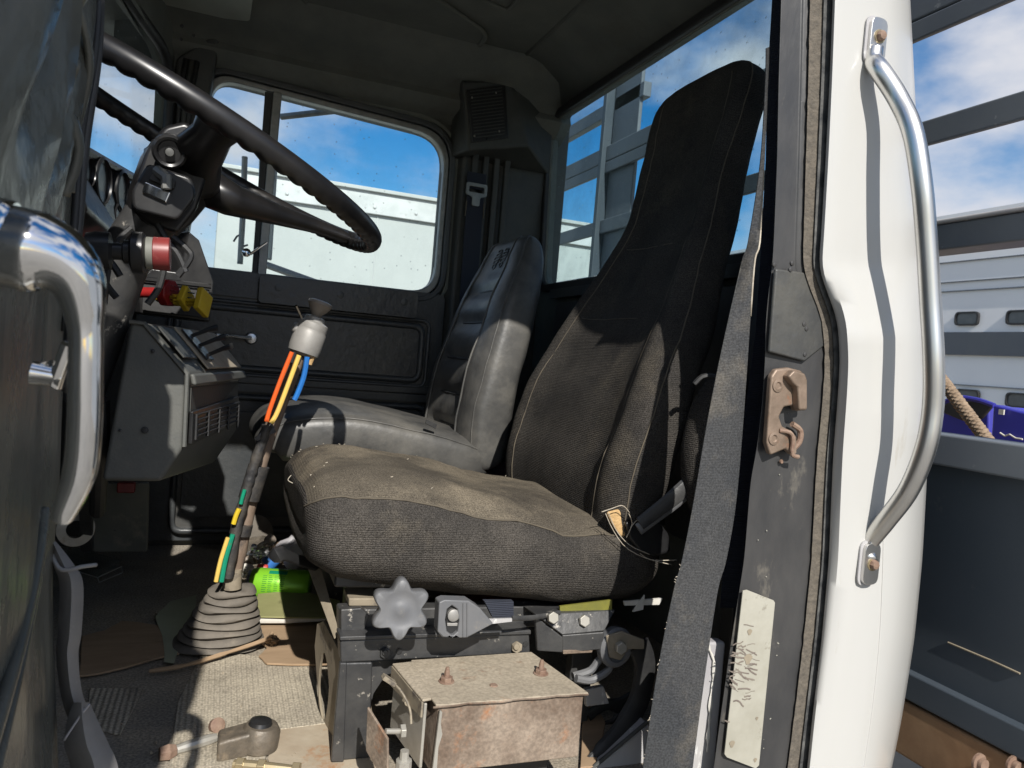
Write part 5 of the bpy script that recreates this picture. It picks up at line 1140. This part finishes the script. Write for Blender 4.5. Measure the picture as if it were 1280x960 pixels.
MB().tube(L1[20:], .0008, 5).build('webbing_edge', M['belt'], sb, smooth=180)
m_ = MB(); rg = random.Random(6)
for k in range(24):
    i = rg.randint(40, 58); q = L1[i].lerp(L1[i + 1], rg.random()); m_.tube([q, q + Vector((-rg.uniform(.001, .005), -.001, rg.uniform(-.003, .003)))], .0004, 4)
m_.build('frayed_threads', M['beltedge'], sb)
st2 = empty('hanging_strap', P(972, 0, y=.90)); tag(st2, 'dark navy strap hanging behind the black door pillar from the roof', 'strap')
MB().loft([[P(a, v, y=.895), P(b, v, y=.895), P(b, v, y=.898), P(a, v, y=.898)] for (v, a, b) in ((-80, 966, 984), (0, 965, 982), (100, 959, 978), (200, 957, 972), (330, 950, 968), (420, 944, 964), (520, 930, 958), (640, 908, 946), (760, 900, 934))]).build('webbing', M['beltdark'], st2)
# dark quarter trim behind the belt
MB().prism([(.765, .93, .0), (.91, .93, .0), (.91, .96, .0), (.765, .96, .0)], (0, 0, .86)).build('quarter_trim', M['rubber'], cab, bevel=.004)
MB().prism([P(884, 803, y=.825), P(908, 803, y=.825), P(892, 985, y=.82), P(858, 985, y=.82), P(866, 830, y=.825)], (0, .02, 0)).build('sill_cover', M['lighttrim'], cab, bevel=.004, bseg=3)
MB().tube(C([P(884, 806, y=.822), P(893, 830, y=.821), P(889, 870, y=.820), P(886, 910, y=.818), P(884, 940, y=.817)], 20), [.003, .0035, .0012, .002, .0014] * 4, 6, flat=.5).build('scuff_ridge', M['whitepl'], bpy.data.objects['sill_cover'])
MB().prism([P(738, 965, y=.94), P(812, 905, y=.95), P(815, 985, y=.93), P(738, 985, y=.93)], (0, .03, 0)).build('sill_cover', M['lighttrim'], cab, bevel=.003)
MB().tube([P(738, 962, y=.935), P(812, 900, y=.945)], .003, 8).build('sill_cover_edge', M['trim'], bpy.data.objects['sill_cover'])

# ------------------------------------------------------------------ open driver's door
def dp(u, v, y): return P(u, v, y=y)
door = MB()
er = [(-40, 122), (0, 118), (100, 103), (200, 94), (340, 84), (400, 78), (520, 74), (640, 66), (800, 68), (960, 72), (1040, 74)]
rings = []
ec = catmull(er, 60)
def dsurf(v, t):
    """point on the door's inner panel; t=0 at the hinge edge (deep), 1 toward the viewer"""
    k = min(max((v + 40) / 1080 * 59, 0), 58.99); i = int(k); u = ec[i][1] + (ec[i + 1][1] - ec[i][1]) * (k - i)
    e = P(u, v, y=.80); y = .80 - .56 * t
    x = e.x + .095 * (1 - (1 - min(1, t * 1.0)) ** 1.6) * .20
    zf = e.z
    fold = .014 * math.sin(t * 30 + zf * 13 + 2 * noise((t * 3, zf * 3, 0))) * max(0, min(1, (zf - .66) / .08)) * max(0, min(1, t * 6)) + .006 * math.sin(t * 15 - zf * 7)
    fold += .012 * noise((t * 5, zf * 4, 1.0), 1.0, 4)
    return Vector((x + fold * min(1, t * 5), y, zf))
for i in range(56):
    v = -40 + 1080 * i / 55; front = [dsurf(v, t) for t in [k / 22 for k in range(23)]]
    b0, b1 = front[0], front[-1]
    rings.append([Vector((b0.x - .07, b0.y + .012, b0.z)), Vector((b0.x - .012, b0.y + .012, b0.z)), b0 + Vector((-.003, .004, 0))] + front + [Vector((b1.x - .09, b1.y, b1.z))])
door.loft(rings); dr = door.build('driver_door', M['door_vinyl'], cab, smooth=70)
# pale metal strip along the door's hinge edge above, seal along the edge
MB().tube([dsurf(v, 0) + Vector((.0, .004, 0)) for v in range(-30, 420, 12)], .006, 8).build('door_edge_seal', M['jamb'], dr, smooth=180)
MB().tube([dsurf(v, .05) + Vector((.003, 0, 0)) for v in range(-30, 420, 12)], .0035, 8).build('door_welt', M['rubber'], dr, smooth=180)
for (pts, r) in (([(-30, .42), (60, .30), (130, .22), (200, .14), (260, .12)], .006), ([(-30, .34), (40, .22), (110, .14), (190, .08), (250, .07)], .005), ([(150, .30), (190, .20), (225, .12)], .005), ([(620, .12), (660, .2), (720, .36), (780, .6)], .007), ([(640, .10), (690, .2), (750, .36), (820, .6)], .005)):
    MB().tube(C([dsurf(v, t) + Vector((.001, 0, 0)) for v, t in pts], 24), r, 8, flat=.7).build('door_welt', M['door_vinyl'], dr, smooth=180)
# chrome pull handle, close to the camera
hpth = [P(-60, 300, y=.42), P(-10, 305, y=.42), P(30, 312, y=.418), P(72, 326, y=.416), P(98, 356, y=.415), P(107, 410, y=.415), P(107, 470, y=.415), P(106, 530, y=.416), P(100, 590, y=.418), P(80, 640, y=.420), P(76, 650, y=.421)]
ph_ = C(hpth, 60); rr = []
for i in range(60):
    t = i / 59
    rr.append(.0198 if t < .24 else (.0198 - (t - .24) / .26 * .0120 if t < .50 else (.0078 if t < .8 else .0078 - (t - .8) / .2 * .0040)))
MB().tube(ph_, rr, 20, up=(0, -1, 0)).build('pull_handle', M['chrome'], dr, smooth=180)
MB().lathe(P(8, 306, y=.42), (1, -.02, -.1), [(.0205, -.012), (.0215, -.010), (.0215, .0), (.0205, .002)], 30).build('handle_collar', M['chrome'], dr)
MB().tube([P(40, 466, y=.50), P(66, 470, y=.50), P(78, 474, y=.50)], [.007, .006, .006], 14).build('lock_pin', M['chrome'], dr)
MB().tube([P(58, 452, y=.50), P(70, 478, y=.50), P(86, 430, y=.49)], [.004, .005, .004], 10).build('inner_lever', M['chrome'], dr)
MB().box(P(96, 440, y=.52), (.012, .03, .05)).build('handle_mount', M['blackplastic'], dr, bevel=.004)
# torn weather seal hanging from the door bottom
rg = random.Random(2)
def seal_strip(rows_, y, mt, name, th=.004):
    c = catmull(rows_, 40); m_ = MB()
    m_.loft([[P(a, v, y=y + .02 * k / 40), P(.5 * (a + b), v, y=y - .008), P(b, v, y=y + .01), P(b, v, y=y + .01 + th), P(.5 * (a + b), v, y=y - .008 + th), P(a, v, y=y + th + .02 * k / 40)] for k, (v, a, b) in enumerate(c)])
    return m_.build(name, M[mt], dr, smooth=60)
seal_strip([(672, 60, 66), (705, 66, 92), (730, 74, 104), (790, 72, 102), (820, 70, 98), (870, 76, 104), (905, 88, 122), (930, 104, 132)], .80, 'sealgrey', 'door_seal')
seal_strip([(878, 92, 112), (900, 84, 122), (930, 80, 136), (960, 88, 148), (1030, 96, 158)], .78, 'sealgrey', 'door_seal')
MB().tube(C([P(64, 690, y=.80), P(76, 712, y=.79), P(104, 708, y=.79), P(120, 706, y=.80)], 12), .002, 8).build('door_seal_lip', M['sealgrey'], dr, smooth=180)
MB().tube(C([P(80, 925, y=.775), P(100, 895, y=.775), P(112, 880, y=.775)], 10), .0012, 6).build('door_seal_lip', M['lighttrim'], dr, smooth=180)

# ------------------------------------------------------------------ outside: passenger mirror
mi = empty('side_mirror', (0, 2.42, .8)); tag(mi, 'passenger side mirror on grey tube brackets outside the far door window', 'mirror')
def mp(u, v, y=2.5): return P(u, v, y=y)
MB().tube([mp(352, 146), mp(432, 137, 2.35)], .010, 10).build('upper_arm', M['alu'], mi)
MB().tube([mp(330, 330), mp(402, 356, 2.35)], .011, 10).build('lower_arm', M['bluelab' if False else 'alu'], mi)
MB().prism([mp(324, 190, 2.52), mp(348, 196, 2.52), mp(340, 326, 2.52), mp(322, 320, 2.52)], (0, .02, 0)).build('mirror_head', M['mirrorglass'], mi, bevel=.006)
MB().tube([mp(306, 196), mp(304, 262), mp(300, 330)], .009, 10).build('mirror_tube', M['alu'], mi)
MB().tube(C([mp(292, 302), mp(298, 294), mp(304, 300), mp(302, 308), mp(310, 306)], 12), .003, 6).build('mirror_wire', M['rubber'], mi)
# white trailer beyond
tr = empty('white_trailer', (2, 5, GZ)); tag(tr, 'dirty white box trailer parked beyond the far window', 'trailer')
TY = 5.0; za = P(450, 238, y=TY).z; 
MB().box((1.56, TY + 1.2, (za - .9) / 2), (3.3, 2.4, za + .9)).build('trailer_body', M['trailer'], tr, bevel=.01)
MB().box((1.56, TY - .012, za - .07), (3.3, .03, .15)).build('top_rail', M['trailrail'], tr, bevel=.004)
MB().box((1.56, TY - .02, za + .01), (3.32, .06, .025)).build('top_cap', M['trailer'], tr, bevel=.004)
m_ = MB()
for k in range(12): m_.lathe((.03 + k * .28, TY - .030, za - .10), (0, -1, 0), [(.012, 0), (.006, .005)], 8)
m_.build('rail_rivets', M['trailrail'], tr)
for k in range(2): MB().tube([(.9 + k * 1.3, TY - .001, -.85), (.9 + k * 1.3, TY - .001, za - .15)], .004, 6).build('panel_joint', M['trailrail'], tr)
for k in range(2):
    for s in (.5, 1.9):
        MB().lathe((.9 + k * 1.15, TY + s, GZ + .42), (0, 1, 0), [(.2, -.12), (.42, -.11), (.42, .11), (.2, .12)], 30).build('wheel', M['rubber'], tr)
# flatbed headboard right behind the cab
hbx = 1.20
hd = empty('flatbed_headboard', (hbx, 1.5, -.3)); tag(hd, 'slate blue steel headboard frame of the flatbed behind the white cab corner', 'headboard')
def hz(z, t, th=.05, mt='railpaint', x=hbx, name='rail'):
    MB().box((x + th / 2, 1.60, z), (th, 2.5, t)).build(name, M[mt], hd, bevel=.004)
def rail(z0, z1, th): MB().box((hbx + th / 2, 1.60, (z0 + z1) / 2), (th, 2.5, z1 - z0)).build('rail', M['railpaint'], hd, bevel=.004)
z1 = P(1138, 28, x=hbx).z; rail(z1, z1 + .055, .07)
rail(P(1280, 148, x=hbx).z, P(1280, 112, x=hbx).z, .012); MB().box((hbx + .03, 2.60, 1.51), (.03, .9, .05)).build('rail', M['railpaint'], hd, bevel=.004); rail(1.27, z1 - .001, .012)
z3, z4 = P(1280, 300, x=hbx).z, P(1280, 264, x=hbx).z; rail(z3, z4, .06)
MB().box((hbx + .028, 1.60, z4 + .004), (.07, 2.5, .007)).build('lit_rail_edge', M['lighttrim'], hd, bevel=.003)  # pale strip painting the sunlit top edge of the rail
hz(.497, .055, .09, x=hbx - .02)
MB().box((hbx + .03, 1.60, .25), (.03, 2.5, .46)).build('panel', M['navy'], hd, bevel=.004)
MB().box((hbx + .022, 1.60, .06), (.05, 2.5, .05)).build('rail', M['navy'], hd, bevel=.004)
for (y0, y1) in ((2.17, 2.345), (.30, .40)):
    MB().box((hbx + .022, (y0 + y1) / 2, .95), (.014, y1 - y0, 1.45)).build('post', M['railpaint'], hd, bevel=.004)
MB().box((hbx + .008, 2.36, .95), (.05, .024, 1.45)).build('post', M['navy'], hd, bevel=.004)
MB().tube([P(1185, 803, x=hbx + .013), P(1240, 826, x=hbx + .013), P(1275, 842, x=hbx + .013)], .0018, 5).build('panel_scratch', M['tansteel'], hd)
# flatbed deck
fd = empty('flatbed_deck', (3.5, 1.5, 0)); tag(fd, 'wooden flatbed deck behind the slate headboard', 'truck bed')
MB().box((4.0, 1.55, .12), (5.4, 2.4, .08)).build('deck_boards', M['cardboard'], fd, bevel=.004)
MB().box((4.0, .33, .14), (5.4, .03, .16)).build('deck_edge', M['navy'], fd, bevel=.004)
# blue sheet metal thing and rope standing on the deck
bc_ = empty('blue_crate', (1.8, 1.4, .16)); tag(bc_, 'ultramarine blue crate with a white scribble standing behind the headboard', 'crate')
def kx_(u, v, x): return P(u, v, x=x)
MB().prism([kx_(1241, 505, 1.7), kx_(1340, 530, 1.7), kx_(1340, 640, 1.7), kx_(1232, 640, 1.7)], (.04, 0, 0)).build('crate_side', M['bluecrate'], bc_, bevel=.006)
MB().prism([kx_(1172, 512, 1.75), kx_(1236, 506, 1.75), kx_(1236, 640, 1.75), kx_(1165, 640, 1.75)], (.3, .0, 0)).build('crate_back', M['bluecrate'], bc_, bevel=.006)
MB().prism([kx_(1176, 502, 1.72), kx_(1222, 500, 1.72), kx_(1242, 506, 1.72), kx_(1226, 524, 1.72), kx_(1202, 526, 1.72), kx_(1178, 516, 1.72)], (.01, .0, 0)).build('crate_opening', M['rubber'], bc_, bevel=.004)
MB().tube(C([kx_(1178, 504, 1.70), kx_(1196, 497, 1.70), kx_(1222, 500, 1.70), kx_(1243, 507, 1.70)], 12), .006, 8).build('crate_rim', M['bluecrate'], bc_)
MB().tube([kx_(u, v, 1.692) for u, v in ((1250, 541), (1256, 545), (1262, 543), (1270, 548), (1278, 549))], .0022, 5).build('white_scribble', M['whitepl'], bc_)
MB().box(kx_(1252, 515, 1.692), (.004, .012, .012)).build('white_dot', M['whitepl'], bc_)
m_ = MB(); r0, r1 = kx_(1172, 468, 1.55), kx_(1243, 562, 1.50); dd = (r1 - r0).normalized(); r0 = r0 - dd * .10; g = dd.orthogonal().normalized(); h = dd.cross(g); LL = (r1 - r0).length
for s in range(3):
    m_.tube([r0 + dd * LL * i / 90 + (g * math.cos(i * .75 + s * 2.094) + h * math.sin(i * .75 + s * 2.094)) * .0065 for i in range(91)], .0085, 7)
tag(m_.build('twisted_rope', M['rope'], smooth=180), 'brown twisted rope slanting down behind the headboard in front of the blue crate', 'rope')
# chassis under the headboard
ch = MB(); ch.prism([kx_(1108, 850, 1.25), kx_(1222, 912, 1.25), kx_(1110, 935, 1.25)], (.4, 0, 0))
cf = empty('chassis_frame', (1.3, .9, -.2)); tag(cf, 'rusty brown chassis frame with bolts below the slate headboard', 'chassis')
MB().box((1.7, 1.0, -.02), (1.0, .9, .10)).build('cross_beam', M['rustframe'], cf, bevel=.006)
MB().box((1.9, .82, -.16), (1.6, .10, .22)).build('side_beam', M['rustframe'], cf, bevel=.006)
for (u, v) in ((1222, 952), (1264, 955)):
    q = P(u, v, y=.765); MB().lathe(q, (0, -1, 0), [(.014, 0), (.014, .004), (.009, .005), (.009, .012)], 14).build('frame_bolt', M['rustbolt'], cf)
ch.b.free()

# ------------------------------------------------------------------ garage far behind
gr = empty('garage', (9, 6, GZ)); tag(gr, 'pale grey workshop with a large sectional door and rounded windows beyond the flatbed', 'garage')
GX = 9.0
MB().box((GX + 2, 4, GZ + 2.2), (4, 22, 4.4)).build('garage_wall', M['garage'], gr)
zc = P(1230, 430, x=GX).z; hb_ = P(1230, 416, x=GX).z - P(1230, 445, x=GX).z
gd = MB().box((GX - .03, 6.2, zc), (.05, 4.2, hb_)).build('dark_band', M['band'], gr)
for v in (324, 362, 398 + 85, 350):
    z = P(1230, v, x=GX).z
    MB().box((GX - .012, 6.2, z), (.03, 4.2, .012)).build('panel_seam', M['railpaint'], gr)
for vrow in (398, 497):
    z = P(1230, vrow, x=GX).z
    for k, u in enumerate((1210, 1276)):
        y = P(u, vrow, x=GX).y
        dy = P(1210, 398, x=GX).y - P(1276, 398, x=GX).y
        w0 = rpoly([(y - .165, z - .09), (y + .165, z - .09), (y + .165, z + .09), (y - .165, z + .09)], .06, 5)
        wi = rpoly([(y - .145, z - .07), (y + .145, z - .07), (y + .145, z + .07), (y - .145, z + .07)], .05, 5)
        f_ = MB().plate(xp(w0, GX - .04), [xp(wi, GX - .04)], (.04, 0, 0)).build('door_window', M['rubber'], gr)
        MB().plate(xp(wi, GX - .02), [], (.01, 0, 0)).build('door_pane', M['gauge'], f_)
for y in (8.3, 4.1, 2.2):
    MB().box((GX - .03, y, zc - .6), (.06, .08, 3.2)).build('door_post', M['garage'], gr)

# litter behind the lever
def wad(name, label, cat, c, r, mt, seed, sq=.7):
    b = bmesh.new(); bmesh.ops.create_icosphere(b, subdivisions=4, radius=r)
    for v in b.verts:
        d = v.co.normalized(); v.co = Vector((d.x, d.y, d.z * sq)) * r * (1 + .55 * noise(d, 2.2, seed) + .35 * abs(noise(d, 5, seed + 1)) - .2)
    m = MB(); m.b.free(); m.b = b
    o = m.build(name, M[mt], None, smooth=22); o.location = c; return tag(o, label, cat)
wad('crumpled_wrapper', 'crumpled white paper wrapper between the gear lever and the green can', 'wrapper', P(303, 712, y=1.80) + Vector((0, 0, .0)), .026, 'whitepl', 3)
wad('crumpled_foil', 'crumpled silver foil ball lying on top of the bottles behind the gear lever', 'foil', P(322, 690, y=1.80), .022, 'can', 7)
wad('crumpled_bag', 'crumpled dark brown bag beside the grey cup behind the gear lever', 'bag', P(345, 694, y=1.92), .036, 'cardboard', 12)
wad('paper_scrap', 'small crumpled cardboard scrap at the end of the wooden stick', 'paper', P(340, 800, z=.018), .014, 'cardboard', 15)
